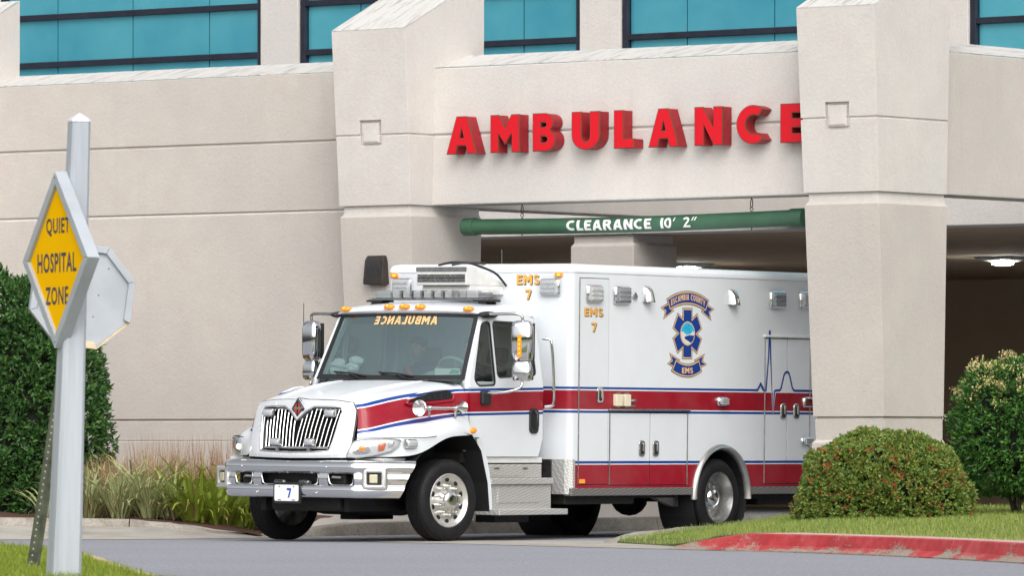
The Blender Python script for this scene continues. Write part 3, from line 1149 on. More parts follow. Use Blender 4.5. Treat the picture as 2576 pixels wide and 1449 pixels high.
# deck, inner beams, columns, ceiling and back wall of the covered bay
MB().box(-30, 24, 8.42, 9.1, 3.64, 5.29).build('beam', STUCCO_L, hosp, bevel=0.012)
MB().box(-6.1, -5.62, 1.42, 8.4, SOFFIT + 0.003, 4.49).build('beam', STUCCO, hosp, bevel=0.012)
MB().box(-30, 24, 9.1, 31, 3.655, 3.75).build('ceiling', STUCCO_IN, hosp)
MB().box(-36, 24, 30, 30.4, -0.1, 3.65).build('wall', STUCCO_IN, hosp)
MB().box(-36, -30, 9, 30, -0.1, 3.65).build('wall', STUCCO_IN, hosp)
MB().box(-30, -13.5, 8.9, 9.3, -0.1, 3.63).build('wall', STUCCO_IN, hosp)
for s0 in (-9.42,):
    col_ = MB()
    rings = []
    for z, g in ((-0.05, 0.0), (3.50, 0.0), (3.53, 0.03), (3.639, 0.03)):
        rings.append([(s0 + g, 8.46 + g, z), (s0 + 0.98 - g, 8.46 + g, z), (s0 + 0.98 - g, 9.38 - g, z), (s0 + g, 9.38 - g, z)])
    col_.loft(rings).build('column', STUCCO, hosp, bevel=0.012)

# upper storey with window bands set back behind the parapet
UW = 8.42
W0 = fs(757, UW)                      # left edge of the second window bay
PER = fs(1567, UW) - W0
WW = fs(1465, UW) - W0
upper = MB()
for k in range(-2, 4):
    s1 = W0 + PER * k
    upper.box(s1 + WW, s1 + PER, UW - 0.06, UW + 0.4, 5.3, 9.6)
upper.box(W0 - 3 * PER, 14, UW + 0.30, UW + 0.45, 5.3, 9.6)
upper.build('upper_wall', STUCCO_L, hosp, bevel=0.01)
ZM = 6.095
for k in range(-1, 4):
    s0 = W0 + PER * k
    s1 = s0 + WW
    win = MB()
    win.box(s0, s0 + 0.085, UW - 0.02, UW + 0.12, 5.3, 9.5)
    win.box(s1 - 0.085, s1, UW - 0.02, UW + 0.12, 5.3, 9.5)
    for z in (ZM, ZM + .637, ZM + 1.274, ZM + 2.4):
        win.box(s0 + 0.086, s1 - 0.086, UW - 0.015, UW + 0.12, z - 0.038, z + 0.038)
    win = win.build('window', FRAME_D, hosp, bevel=0.006)
    js = [s0 + 0.086] + [s0 + WW * f for f in (.21, .50, .79)] + [s1 - 0.086]
    zs = [5.31, ZM - .038, ZM + .038, ZM + .599, ZM + .675, ZM + 1.236, ZM + 1.312, ZM + 2.362]
    for a, b in zip(js, js[1:]):
        for z0, z1 in zip(zs[::2], zs[1::2]):
            tilt = 0.0
            MB().add([(a + 0.008, UW + 0.05 + tilt, z0), (b - 0.008, UW + 0.05 - tilt, z0), (b - 0.008, UW + 0.05, z1), (a + 0.008, UW + 0.05, z1),
                      (a + 0.008, UW + 0.08, z0), (b - 0.008, UW + 0.08, z0), (b - 0.008, UW + 0.08, z1), (a + 0.008, UW + 0.08, z1)],
                     [(0, 1, 2, 3), (4, 7, 6, 5), (0, 4, 5, 1), (1, 5, 6, 2), (2, 6, 7, 3), (3, 7, 4, 0)]).build('pane', TEAL, win)

# ------------------------------------------------------------------ red channel letters
letters = empty('letter_sign', BO + BW * 0.525 + BD * -2.6 + Vector((0, 0, 4.25)), -(PI / 2 - BA))
tag(letters, 'big red raised letters spelling AMBULANCE on the beige beam', 'sign')
for ch, s0, s1 in (('A', -5.04, -4.62), ('M', -4.42, -4.02), ('B', -3.83, -3.52), ('U', -3.29, -2.91), ('L', -2.71, -2.44),
                   ('A', -2.24, -1.84), ('N', -1.62, -1.25), ('C', -1.06, -0.68), ('E', -0.48, -0.11)):
    loops = [[(x * (s1 - s0), y * 0.415) for x, y in lp] for lp in GLYPH[ch]]

    def tr_(mb, yoff):
        mb.v = [(x + s0 + 2.6, yoff - z, y) for x, y, z in mb.v]
        return mb
    body = tr_(outline_mb(loops, 0.078), -0.088)
    lt = body.build('letter', LETTER_SIDE, letters)
    grown = [offset_poly(loops[0], 0.004)] + [offset_poly(l_, -0.004) for l_ in loops[1:]]
    tr_(outline_mb(grown, 0.008), -0.172).build('trim_cap', LETTER_TRIM, lt)
    shrunk = [offset_poly(loops[0], -0.006)] + [offset_poly(l_, 0.006) for l_ in loops[1:]]
    tr_(outline_mb(shrunk, 0.006), -0.178).build('face', LETTER_FACE, lt)

def subdiv(mb, size):
    """cut long faces so that a flat outline can be bent"""
    bm = bmesh.new()
    vs_ = [bm.verts.new(p) for p in mb.v]
    for f in mb.f:
        try:
            bm.faces.new([vs_[i] for i in f])
        except ValueError:
            pass
    bmesh.ops.remove_doubles(bm, verts=bm.verts, dist=1e-6)
    bmesh.ops.triangulate(bm, faces=bm.faces)
    y0, y1 = min(v.co.y for v in bm.verts), max(v.co.y for v in bm.verts)
    k = y0 + size
    while k < y1:
        bmesh.ops.bisect_plane(bm, geom=bm.verts[:] + bm.edges[:] + bm.faces[:], plane_co=(0, k, 0), plane_no=(0, 1, 0))
        k += size
    bm.verts.index_update()
    out = MB().add([tuple(v.co) for v in bm.verts], [tuple(v.index for v in f.verts) for f in bm.faces])
    bm.free()
    return out


# ------------------------------------------------------------------ clearance bar
bar = empty('clearance_bar', BO + BW * 0.75 + BD * -2.78 + Vector((0, 0, 3.447)), -(PI / 2 - BA))
tag(bar, 'green hanging pipe lettered CLEARANCE 10 foot 2 under the beam', 'clearance bar')
RP = 0.088
pp = [(-2.22, 0, -0.0), (-1.4, 0, -0.012), (-0.4, 0, -0.02), (0.4, 0, -0.018), (1.4, 0, -0.006), (2.22, 0, 0.008)]
MB().tube(resample(pp, 16), RP, 28).build('pipe', PIPE, bar, smooth=40)
for x0, x1, z in ((-2.335, -2.16, 0.0), (2.16, 2.345, 0.008)):
    MB().lathe([(0.06, x0), (RP + 0.008, x0 + 0.01), (RP + 0.013, x0 + 0.02), (RP + 0.013, x1 - 0.005), (RP + 0.004, x1)] if x0 < 0 else
               [(RP + 0.004, x0), (RP + 0.013, x0 + 0.005), (RP + 0.013, x1 - 0.02), (RP + 0.008, x1 - 0.01), (0.06, x1)], 'x', (0, 0, z), 28).build('end_cap', PIPE, bar, smooth=40)
for word, xw, ww in (('CLEARANCE', -0.245, 1.16), ("10'", 0.565, 0.20), ('2"', 0.86, 0.19)):
    tx = subdiv(bold_mb(word, ww, 0.118, .12), 0.02)
    tx.v = [(x + xw, -(RP + 0.004) * math.cos(y / RP), (RP + 0.004) * math.sin(y / RP) + float(np.interp(x + xw, [p[0] for p in pp], [p[2] for p in pp]))) for x, y, z in tx.v]
    tx.build('lettering', PIPE_TXT, bar)
for x in (-1.51, 1.63):
    h = MB().tube([(x, 0, -0.115), (x, 0, 0.09)], 0.008, 8).tube([(x, 0, 0.09), (x + 0.018, 0, 0.105), (x + 0.02, 0, 0.125), (x, 0, 0.14), (x - 0.02, 0, 0.125), (x - 0.018, 0, 0.105)], 0.005, 6, closed=True)
    h.build('eye_bolt', PIPE, bar, smooth=40)
    MB().tube([(x, 0.0, 0.13), (x + 0.016, 0, 0.15), (x + 0.014, 0, 0.2), (x + 0.004, 0, 0.235), (x - 0.012, 0, 0.2), (x - 0.016, 0, 0.15)], 0.0055, 6, closed=True).build('link', RUST, bar, smooth=40)
    MB().tube([(x, 0, 0.225), (x, 0, 0.25)], 0.007, 6).build('hook', RUST, bar)

# ------------------------------------------------------------------ wall pack lamp on the pier
wl = empty('wall_light', BO + BD * -5.875 + BW * 0.21 + Vector((0, 0, 2.80)), -(PI / 2 - BA))
tag(wl, 'dark bronze louvred floodlight fixed to the stucco pier', 'wall light')
MB().loft([[(-0.14, -0.15, 0.0), (0.14, -0.15, 0.0), (0.14, 0.0, 0.0), (-0.14, 0.0, 0.0)], [(-0.14, -0.15, 0.05), (0.14, -0.15, 0.05), (0.14, 0.0, 0.05), (-0.14, 0.0, 0.05)],
           [(-0.135, -0.125, 0.27), (0.135, -0.125, 0.27), (0.135, 0, 0.27), (-0.135, 0, 0.27)], [(-0.12, -0.10, 0.325), (0.12, -0.10, 0.325), (0.12, 0, 0.325), (-0.12, 0, 0.325)]]).build('housing', BRONZE, wl, bevel=0.008)
for k in range(13):
    x = -0.108 + k * 0.018
    MB().tube([(x, -0.150, 0.055), (x, -0.147, 0.12), (x, -0.138, 0.2), (x, -0.124, 0.28)], 0.005, 5).build('louvre', INK, wl)
wires = MB()
for k in range(3):
    wires.tube([(0.05 + 0.03 * k, -0.02, 0.30), (0.08, -0.03, 0.36 + 0.02 * k), (0.17, -0.03, 0.34 - 0.02 * k), (0.21 + 0.02 * k, -0.01, 0.25), (0.19, 0.0, 0.12)], 0.003, 5)
wires.build('cable', INK, wl)

# ------------------------------------------------------------------ lit ceiling lamps in the bay
for s, u, lab in ((-16.0, 20.0, 'lit round ceiling lamp seen just above the ambulance roof'), (-10.5, 20.0, 'lit round ceiling lamp in the bay beside the corner pier')):
    lp = empty('ceiling_lamp', BO + BD * s + BW * u + Vector((0, 0, 3.535)), 0)
    tag(lp, lab, 'ceiling lamp')
    MB().lathe([(0.08, 0.0), (0.145, 0.015), (0.155, 0.055), (0.05, 0.06)], 'z', n=24).build('lens', LAMP_ON, lp, smooth=50)
    MB().lathe([(0.16, 0.05), (0.38, 0.085), (0.43, 0.12), (0.38, 0.152), (0.1, 0.152)], 'z', n=24).build('rim', LAMP_TRIM, lp, smooth=50)

# ================================================================== THE AMBULANCE
# local frame: x forward, y to the driver's side, z up, origin on the road under the front axle
yaw, roll = 0.61469, 0.01125
_f = Vector((-math.sin(yaw), -math.cos(yaw), 0))
_l = Vector((math.cos(yaw), -math.sin(yaw), 0))
_u = Vector((0, 0, 1))
_l2 = _l * math.cos(roll) - _u * math.sin(roll)
_u2 = _u * math.cos(roll) + _l * math.sin(roll)
amb = empty('ambulance')
amb.matrix_world = Matrix(((_f.x, _l2.x, _u2.x, -1.54165), (_f.y, _l2.y, _u2.y, 67.7752), (_f.z, _l2.z, _u2.z, 0.0167), (0, 0, 0, 1)))
tag(amb, 'white ambulance truck with red and blue stripes pulling out of the covered entrance', 'ambulance')
HW = 1.2


def side_text(s, x, z, w, h, y, m, name, parent, bold=0.02, shadow=None):
    """lettering on the driver's side (reads along -x)"""
    t = bold_mb(s, w, h)
    t.v = [(x - a, y, z + b) for a, b, c in t.v]
    o = t.build(name, m, parent)
    if shadow:
        t2 = bold_mb(s, w, h)
        t2.v = [(x - a - 0.010, y - 0.001, z + b - 0.009) for a, b, c in t2.v]
        t2.build('letter_shadow', shadow, parent)
    return o


def front_text(s, y, z, w, h, x, m, name, parent, bold=0.02, shadow=None):
    t = bold_mb(s, w, h)
    t.v = [(x, y + a, z + b) for a, b, c in t.v]
    o = t.build(name, m, parent)
    if shadow:
        t2 = bold_mb(s, w, h)
        t2.v = [(x - 0.001, y + a + 0.009, z + b - 0.009) for a, b, c in t2.v]
        t2.build('letter_shadow', shadow, parent)
    return o


# ---------------------------------------------------------------- patient module
XF, XR = -2.02, -7.15
ring0 = roundrect((XF + XR) / 2, 0, XF - XR, 2 * HW, 0.07, 5)


def insetring(d, z):
    return [(x, y, z) for x, y in roundrect((XF + XR) / 2, 0, XF - XR - 2 * d, 2 * (HW - d), max(0.02, 0.07 - d), 5)]


body = MB().loft([insetring(0, 0.535), insetring(0, 2.79), insetring(0.004, 2.792), insetring(0.004, 2.80), insetring(-0.006, 2.803), insetring(-0.006, 2.83),
                  insetring(0.012, 2.862), insetring(0.04, 2.884), insetring(0.085, 2.895)])
module = body.build('patient_module', PAINT_BOX, amb, smooth=32)
wheelcut = [MB().lathe([(0.525, s * 0.72), (0.525, s * 1.4)], 'y', (-4.89, 0, 0.42), 40) for s in (1, -1)]
boolean_cut(module, wheelcut)
module.data.materials.clear()
module.data.materials.append(PAINT_BOX)
module.data.polygons.foreach_set('material_index', [0] * len(module.data.polygons))
module.data.set_sharp_from_angle(angle=math.radians(32))
for s in (1, -1):
    liner = MB()
    liner.lathe([(0.522, s * 0.73), (0.522, s * 1.19)], 'y', (-4.89, 0, 0.42), 30, cap=False)
    liner.lathe([(0.01, s * 0.725), (0.52, s * 0.725)], 'y', (-4.89, 0, 0.42), 30, cap=False)
    liner.build('wheel_well', BLACKM, module)
# tread plate skirt and corner guard
for s in (1, -1):
    for x0, x1 in ((-2.03, -4.36), (-5.43, -7.1)):
        y0, y1 = sorted((s * 1.11, s * (HW + 0.012)))
        MB().box(x1, x0, y0, y1, 0.452, 0.533).build('running_board', PLATE_D, module, bevel=0.008)
    c = []
    for z in (0.47, 0.835):
        c.append([(-2.10, s * (HW + 0.006), z), (-2.06, s * (HW + 0.004), z), (-2.024, s * (HW - 0.028), z), (-2.012, s * (HW - 0.07), z), (-2.010, s * 0.97, z)])
    MB().grid(c).build('corner_guard', PLATE, module)
MB().box(-2.0195, -2.012, 0.60, 0.965, 0.47, 0.835).build('stone_guard', STEEL, module)
# rear wheel arch trims
for s in (1, -1):
    a0, a1 = math.radians(-3), math.radians(183)
    rings = []
    for k in range(33):
        a = a0 + (a1 - a0) * k / 32
        sec = [(0.505, -0.03), (0.508, 0.022), (0.53, 0.042), (0.558, 0.032), (0.568, 0.004), (0.568, -0.01)]
        rings.append([(-4.89 + r * math.cos(a), s * (HW + h), 0.43 + r * math.sin(a)) for r, h in sec])
    MB().grid(rings).build('wheel_arch_trim', TRIM_M, module, smooth=60)


def panel(x0, x1, z0, z1, name='compartment_door', proud=0.007, y=HW):
    """door leaf standing a little proud of the module side, dark seal round it"""
    MB().prism(roundrect((x0 + x1) / 2, (z0 + z1) / 2, abs(x0 - x1) + 0.016, z1 - z0 + 0.016, 0.012), 'y', y - 0.01, y + 0.0015).build('door_seal', INK, module)
    return MB().prism(roundrect((x0 + x1) / 2, (z0 + z1) / 2, abs(x0 - x1), z1 - z0, 0.012), 'y', y - 0.01, y + proud).build(name, PAINT_BOX, module, bevel=0.003)


panel(-2.165, -2.70, 0.575, 2.742)
panel(-2.745, -3.495, 0.565, 1.328)
panel(-3.507, -4.208, 0.565, 1.328)
panel(-5.745, -6.18, 0.57, 2.155)
panel(-6.19, -6.64, 0.57, 2.155)
for x, z0, z1 in ((-2.157, 0.575, 2.742), (-2.737, 0.565, 1.328), (-4.217, 0.565, 1.328), (-5.737, 0.57, 2.155), (-6.65, 0.57, 2.155)):
    hg = MB().tube([(x, HW + 0.006, z0), (x, HW + 0.006, z1)], 0.007, 6)
    hg.build('hinge', STEEL, module)
MB().box(-4.235, -2.71, HW, HW + 0.035, 1.352, 1.372).build('drip_rail', CHROME_B, module, bevel=0.004)
MB().box(-6.75, -5.70, HW, HW + 0.035, 2.172, 2.196).build('drip_rail', WHITE_DULL, module, bevel=0.004)


def warning_light(cx, cz, w, h, where, lens, base=CHROME, depth=0.045, parent=None):
    """flush warning lamp: chrome bezel, ribbed lens"""
    def place(a, b, d):
        return (cx - a, HW + d, cz + b) if where == 'side' else (XF + d, cx + a, cz + b)
    o = MB()
    rings = []
    for g, d in ((0.0, 0.0), (0.0, depth * 0.45), (0.010, depth * 0.85), (0.022, depth)):
        rings.append([place(a, b, d) for a, b in roundrect(0, 0, w - 2 * g, h - 2 * g, max(0.012, 0.035 - g))])
    o.loft(rings)
    wl_ = o.build('warning_light', base, parent or module, smooth=50)
    o = MB()
    rings = []
    for g, d in ((0.014, depth * 0.8), (0.018, depth * 1.12), (0.035, depth * 1.3), (0.06, depth * 1.36)):
        rings.append([place(a, b, d) for a, b in roundrect(0, 0, w - 2 * g, h - 2 * g, max(0.008, 0.03 - g * 0.4))])
    o.loft(rings)
    for k in (-1, 0, 1):
        r_ = [place(a, b, dd) for a, b, dd in ((-w * 0.36, k * h * 0.24 - h * 0.09, depth * 1.3), (w * 0.36, k * h * 0.24 - h * 0.09, depth * 1.3), (w * 0.36, k * h * 0.24 + h * 0.07, depth * 1.3), (-w * 0.36, k * h * 0.24 + h * 0.07, depth * 1.3))]
        q_ = [place(a, b, dd) for a, b, dd in ((-w * 0.33, k * h * 0.24 - h * 0.07, depth * 1.55), (w * 0.33, k * h * 0.24 - h * 0.07, depth * 1.55), (w * 0.33, k * h * 0.24 + h * 0.04, depth * 1.55), (-w * 0.33, k * h * 0.24 + h * 0.04, depth * 1.55))]
        o.loft([r_, q_])
    o.build('lens', lens, parent or module, smooth=40)
    return wl_


warning_light(-2.41, 2.582, 0.29, 0.195, 'side', LENS)
warning_light(-2.93, 2.578, 0.30, 0.195, 'side', LENS_G)
warning_light(-5.955, 2.586, 0.30, 0.195, 'side', LENS_G)
warning_light(-6.55, 2.59, 0.29, 0.195, 'side', LENS)
warning_light(-4.877, 1.463, 0.19, 0.10, 'side', LENS)
warning_light(-6.585, 1.463, 0.19, 0.12, 'side', LENS_R)
warning_light(-6.575, 1.033, 0.22, 0.095, 'side', LENS)
warning_light(0.935, 2.645, 0.26, 0.185, 'front', LENS)
warning_light(-0.985, 2.655, 0.26, 0.185, 'front', LENS)
for y in (1.04, -1.10):
    MB().box(XF, XF + 0.025, y - 0.048, y + 0.048, 2.755, 2.795).build('marker_lamp', AMBER, module, bevel=0.008)
    MB().box(XF + 0.024, XF + 0.030, y - 0.012, y + 0.024, 2.765, 2.785).build('bulb', AMBER_LIT, module)
MB().box(-2.275, -2.175, HW, HW + 0.016, 0.583, 0.628).build('side_reflector', AMBER, module, bevel=0.003)


def scoop(x, z):
    """chromed teardrop scene lamp hood"""
    rows = []
    for k, (d, w, zz) in enumerate(((0.004, 0.05, 0.095), (0.055, 0.062, 0.07), (0.085, 0.068, 0.02), (0.10, 0.072, -0.05), (0.10, 0.074, -0.075))):
        rows.append([(x - w * math.cos(a), HW + 0.002 + d * math.sin(a) ** 0.7, z + zz) for a in [PI * j / 10 for j in range(11)]])
    MB().grid(rows).build('scene_lamp', CHROME, module, smooth=60)
    MB().box(x - 0.06, x + 0.06, HW, HW + 0.085, z - 0.078, z - 0.068).build('lamp_glass', LENS_G, module)


scoop(-3.41, 2.59)
scoop(-5.06, 2.59)
MB().prism([(-3.185 + 0.045 * math.cos(a), 2.565 + (0.05 if math.sin(a) > 0 else 0.03) * math.sin(a)) for a in [2 * PI * k / 12 for k in range(12)]], 'y', HW, HW + 0.02).build('lens_cover', CHROME, module, bevel=0.006)


def latch(x, z, m=CHROME_B, h=0.17, w=0.115):
    """recessed paddle handle"""
    MB().prism(roundrect(x, z, w, h, 0.04), 'y', HW + 0.004, HW + 0.022).build('handle', m, module, bevel=0.008)
    MB().prism(roundrect(x, z - 0.005, w * 0.5, h * 0.68, 0.02), 'y', HW + 0.02, HW + 0.0235).build('handle_recess', INK, module)
    MB().prism(roundrect(x - 0.012, z + 0.01, w * 0.24, h * 0.55, 0.012), 'y', HW + 0.02, HW + 0.036).build('lever', CHROME_B, module, bevel=0.004)


latch(-2.54, 1.515, CHROME)
latch(-3.335, 0.953)
latch(-3.60, 0.953)
latch(-6.10, 1.362)
latch(-6.365, 1.362)
# shore line outlets and meter
for x in (-2.86, -3.015):
    MB().prism(roundrect(x, 1.463, 0.115, 0.128, 0.012), 'y', HW, HW + 0.05).build('power_inlet', IVORY, module, bevel=0.006)
    MB().box(x - 0.04, x + 0.04, HW, HW + 0.03, 1.528, 1.546).build('inlet_hinge', STEEL, module)
    MB().box(x - 0.03, x + 0.03, HW, HW + 0.03, 1.385, 1.397).build('inlet_hinge', STEEL, module)
MB().box(-3.225, -3.075, HW, HW + 0.008, 1.448, 1.478).build('meter', CHROME_B, module)
MB().box(-3.205, -3.095, HW + 0.008, HW + 0.010, 1.455, 1.471).build('meter_face', INK, module)
MB().box(-3.19, -3.11, HW + 0.010, HW + 0.011, 1.459, 1.467).build('meter_digits', PAPER, module)
MB().box(-3.225, -3.06, HW, HW + 0.004, 1.393, 1.418).build('data_plate', STEEL, module)

side_text('EMS', -2.415, 2.390, 0.35, 0.088, HW + 0.0095, GOLD, 'lettering', module, 0.03, INK)
side_text('7', -2.42, 2.232, 0.10, 0.098, HW + 0.0095, GOLD, 'lettering', module, 0.03, INK)
front_text('EMS', 0.64, 2.727, 0.295, 0.105, XF + 0.004, GOLD, 'lettering', module, 0.03, INK)
front_text('7', 0.642, 2.570, 0.075, 0.105, XF + 0.004, GOLD, 'lettering', module, 0.03, INK)


# county crest: star of life between two banners (flat vinyl layers)
def cxy(px, py):
    return ((px - 605) / 690.0, (720 - py) / 1265.0)


def decal(poly, m, layer, name='emblem'):
    MB().sheet([(-4.205 - x, HW + 0.0012 * layer, 2.189 + z) for x, z in poly]).build(name, m, module)


def bordered(poly, fill=NAVY, l0=1):
    decal(offset_poly(poly, 0.021), INK, l0, 'emblem_outline')
    decal(offset_poly(poly, 0.014), GOLD_P, l0 + 1, 'emblem_border')
    decal(poly, fill, l0 + 2, 'emblem_field')


def arc3(p0, p1, p2, n=12):
    """points on the parabola through three points"""
    out = []
    for k in range(n + 1):
        t = k / n
        a = Vector(p0) * (2 * (t - .5) * (t - 1)) + Vector(p1) * (-4 * t * (t - 1)) + Vector(p2) * (2 * t * (t - .5))
        out.append(tuple(a))
    return out


for sgn in (1, -1):
    def mm(pts):
        return [(sgn * x, z) for x, z in [cxy(*p) for p in pts]]
    bordered(mm([(272, 378), (345, 338), (368, 400), (400, 418), (305, 498), (322, 415)]), l0=1)
    bordered(mm([(392, 1025), (484, 1085), (455, 1110), (415, 1155), (362, 1135), (412, 1100)]), l0=1)
bordered(arc3(cxy(340, 270), cxy(605, 165), cxy(870, 270)) + arc3(cxy(840, 382), cxy(605, 298), cxy(370, 382)), l0=4)
bordered(arc3(cxy(455, 1100), cxy(605, 1160), cxy(755, 1100)) + arc3(cxy(785, 1220), cxy(605, 1292), cxy(412, 1220)), l0=4)
star = []
for k in range(6):
    a = PI / 2 - k * PI / 3
    d_, p_ = Vector((math.cos(a), math.sin(a))), Vector((-math.sin(a), math.cos(a)))
    inner = Vector((math.cos(a + PI / 6), math.sin(a + PI / 6))) * 0.155
    star += [tuple(inner), tuple(d_ * 0.255 + p_ * 0.0775), tuple(d_ * 0.255 - p_ * 0.0775)]
bordered(star, l0=1)
ell = [(0.142 * math.cos(2 * PI * k / 28), 0.130 * math.sin(2 * PI * k / 28)) for k in range(28)]
decal(ell, GOLD_P, 4, 'emblem_border')
decal([(x * 0.91, z * 0.91) for x, z in ell], SKYB, 5, 'emblem_field')
lower = [(0.129 * math.cos(a), 0.118 * math.sin(a)) for a in [PI * 0.95 + (PI * 1.12) * k / 16 for k in range(17)]]
decal(lower + [(0.04, -0.006), (-0.03, -0.012), (-0.09, 0.02)], SANDW, 6, 'emblem_field')
decal([(0.127, -0.02), (0.02, -0.018), (-0.06, -0.035), (-0.06, -0.055), (0.02, -0.085), (0.06, -0.10), (0.10, -0.072)], NAVY, 7, 'emblem_field')
decal([(0.09, 0.035), (0.06, -0.018), (0.112, -0.022)], SANDW, 8, 'emblem_field')
for px, py in ((615, 615), (590, 635), (572, 652), (622, 655), (602, 672), (628, 690)):
    x, z = cxy(px, py)
    decal([(x - 0.012, z - 0.006), (x, z + 0.009), (x + 0.012, z - 0.006), (x, z - 0.002)], INK, 6, 'emblem_field')
t = bold_mb('ESCAMBIA COUNTY', 0.66, 0.066, .16)
t.v = [(-4.205 - a * (1.0 + 0.25 * b), HW + 0.0012 * 7, 2.189 + 0.392 + b - 0.60 * a * a) for a, b, c in t.v]
t.build('lettering', GOLD_P, module)
side_text('EMS', -4.205, 2.189 - 0.398, 0.215, 0.062, HW + 0.0012 * 7, GOLD_P, 'lettering', module, 0.03)

# heartbeat line
ek = [(-5.545, 1.5885), (-5.585, 1.592), (-5.62, 1.63), (-5.648, 1.662), (-5.676, 1.63), (-5.715, 1.592), (-5.755, 1.5885), (-5.80, 1.95), (-5.815, 2.235), (-5.826, 2.235),
      (-5.842, 1.95), (-5.898, 1.31), (-5.925, 1.575), (-5.95, 1.5885), (-6.03, 1.59), (-6.06, 1.62), (-6.115, 1.755), (-6.14, 1.785), (-6.175, 1.795), (-6.21, 1.785),
      (-6.235, 1.745), (-6.285, 1.62), (-6.315, 1.592), (-6.35, 1.5885), (-7.08, 1.5885)]
for wd, m, dy in ((0.052, WHITE, 0.0085), (0.026, NAVY, 0.0095)):
    seg = ek if m is NAVY else [p for p in ek if 5.82 < -p[0] < 5.96]
    L, Rr = stroke(seg, wd)
    MB().grid([[(p.x, HW + dy, p.y) for p in L], [(p.x, HW + dy, p.y) for p in Rr]]).build('heartbeat_line', m, module)

# air conditioner on the module front, above the cab
ac = MB()
y0, y1 = -0.325, 0.325
ac.prism([(-1.345, 2.655), (-1.345, 2.845), (-1.45, 2.858), (-1.98, 2.70), (XF, 2.70), (XF, 2.655)], 'y', y0, y1)
acu = ac.build('air_conditioner', WHITE_DULL, amb, bevel=0.008)
MB().box(-1.345, -1.337, y0, y1, 2.80, 2.845).build('top_strip', STEEL, acu)
MB().box(-1.345, -1.338, y0 + 0.02, y1 - 0.02, 2.690, 2.770).build('coil', RADIATOR, acu)
fins = MB()
for k in range(60):
    y = y0 + 0.025 + k * (y1 - y0 - 0.05) / 59
    fins.box(-1.338, -1.333, y - 0.0030, y + 0.0030, 2.692, 2.728)
    fins.box(-1.338, -1.333, y - 0.0030, y + 0.0030, 2.734, 2.768)
fins.build('fin', CHROME_B, acu)
MB().prism([(-1.42, 2.654), (-1.40, 2.59), (-1.50, 2.565), (XF, 2.565), (XF, 2.654)], 'y', y0 + 0.03, y1 + 0.0).build('drip_tray', WHITE_DULL, acu, bevel=0.006)
for pts in ([(-1.46, -0.12, 2.868), (-1.6, -0.05, 2.90), (-1.8, 0.02, 2.90), (-2.1, 0.03, 2.90)], [(-1.46, 0.05, 2.87), (-1.55, 0.18, 2.895), (-1.7, 0.27, 2.85), (-1.86, 0.33, 2.79), (-1.96, 0.36, 2.70), (-2.0, 0.37, 2.66)]):
    MB().tube(resample(pts, 14), 0.013, 8).build('hose', BLACK, acu, smooth=60)
MB().tube([(-3.3, -0.61, 2.89), (-3.3, -0.61, 3.08)], 0.003, 6).lathe([(0.03, 2.89), (0.02, 2.915), (0.004, 2.925)], 'z', (-3.3, -0.61, 0), 10).build('antenna', STEEL, amb)

# ---------------------------------------------------------------- cab shell
def ycab(z):
    return float(np.interp(z, [0.85, 1.0, 1.62, 2.34], [0.985, 1.0, 1.0, 0.915]))


def xfront(z):
    return float(np.interp(z, [0.85, 1.0, 1.15, 1.66, 2.34], [-0.70, -0.60, -0.44, -0.44, -0.79]))


def xrear(z):
    return float(np.interp(z, [0.85, 1.0, 1.5, 2.1, 2.34], [-1.80, -1.87, -1.88, -1.85, -1.80]))


rings = []
for z in (0.85, 0.92, 1.05, 1.3, 1.55, 1.64, 1.8, 2.0, 2.2, 2.34):
    y, a, b = ycab(z), xfront(z), xrear(z)
    half = [(a - 0.10, y - 0.085, z), (a - 0.02, y - 0.085, z), (a, y - 0.03, z), (a - 0.05, y, z), (-1.2, y, z), (b + 0.12, y, z), (b + 0.04, y - 0.025, z), (b, y - 0.10, z), (b, y * 0.5, z)]
    ring = half + [(b, 0, z)] + [(p[0], -p[1], p[2]) for p in half[::-1]]
    rings.append(ring)
cm = MB().grid(rings)
nc = len(rings[0])
keep = []
for f in cm.f:
    r_, c_ = min(f) // nc, sorted(i % nc for i in f)
    lo_ = c_[0]
    if r_ >= 5 and lo_ in (3, 4, nc - 6, nc - 5):
        continue                      # the door's window frame stands here
    keep.append(f)
cm.f, cm.mi = keep, [0] * len(keep)
cab = cm.build('cab', PAINT_CAB, amb, smooth=40)
# roof
prof = [(-0.775, 2.330, 2.328, 0.90), (-0.72, 2.352, 2.338, 0.912), (-0.685, 2.385, 2.352, 0.905), (-0.72, 2.43, 2.39, 0.89), (-0.86, 2.462, 2.42, 0.875), (-1.15, 2.482, 2.435, 0.868),
        (-1.5, 2.488, 2.438, 0.868), (-1.72, 2.475, 2.425, 0.865), (-1.83, 2.43, 2.40, 0.87), (-1.845, 2.335, 2.335, 0.88)]
rows = []
for x, zc, ze, yh in prof:
    r_ = []
    for f in (-1.0, -0.985, -0.9, -0.7, -0.35, 0, 0.35, 0.7, 0.9, 0.985, 1.0):
        z = zc + (ze - zc) * abs(f) ** 2.5
        yy = f * yh
        if abs(f) == 1.0:
            z, yy = min(z, 2.33), math.copysign(0.918, f)
        xx = x - 0.05 * abs(f) ** 3 * (1 if x > -0.9 else 0)
        r_.append((xx, yy, z))
    rows.append(r_)
MB().grid(rows).build('cab_roof', WHITE, amb, sub=2, smooth=180)
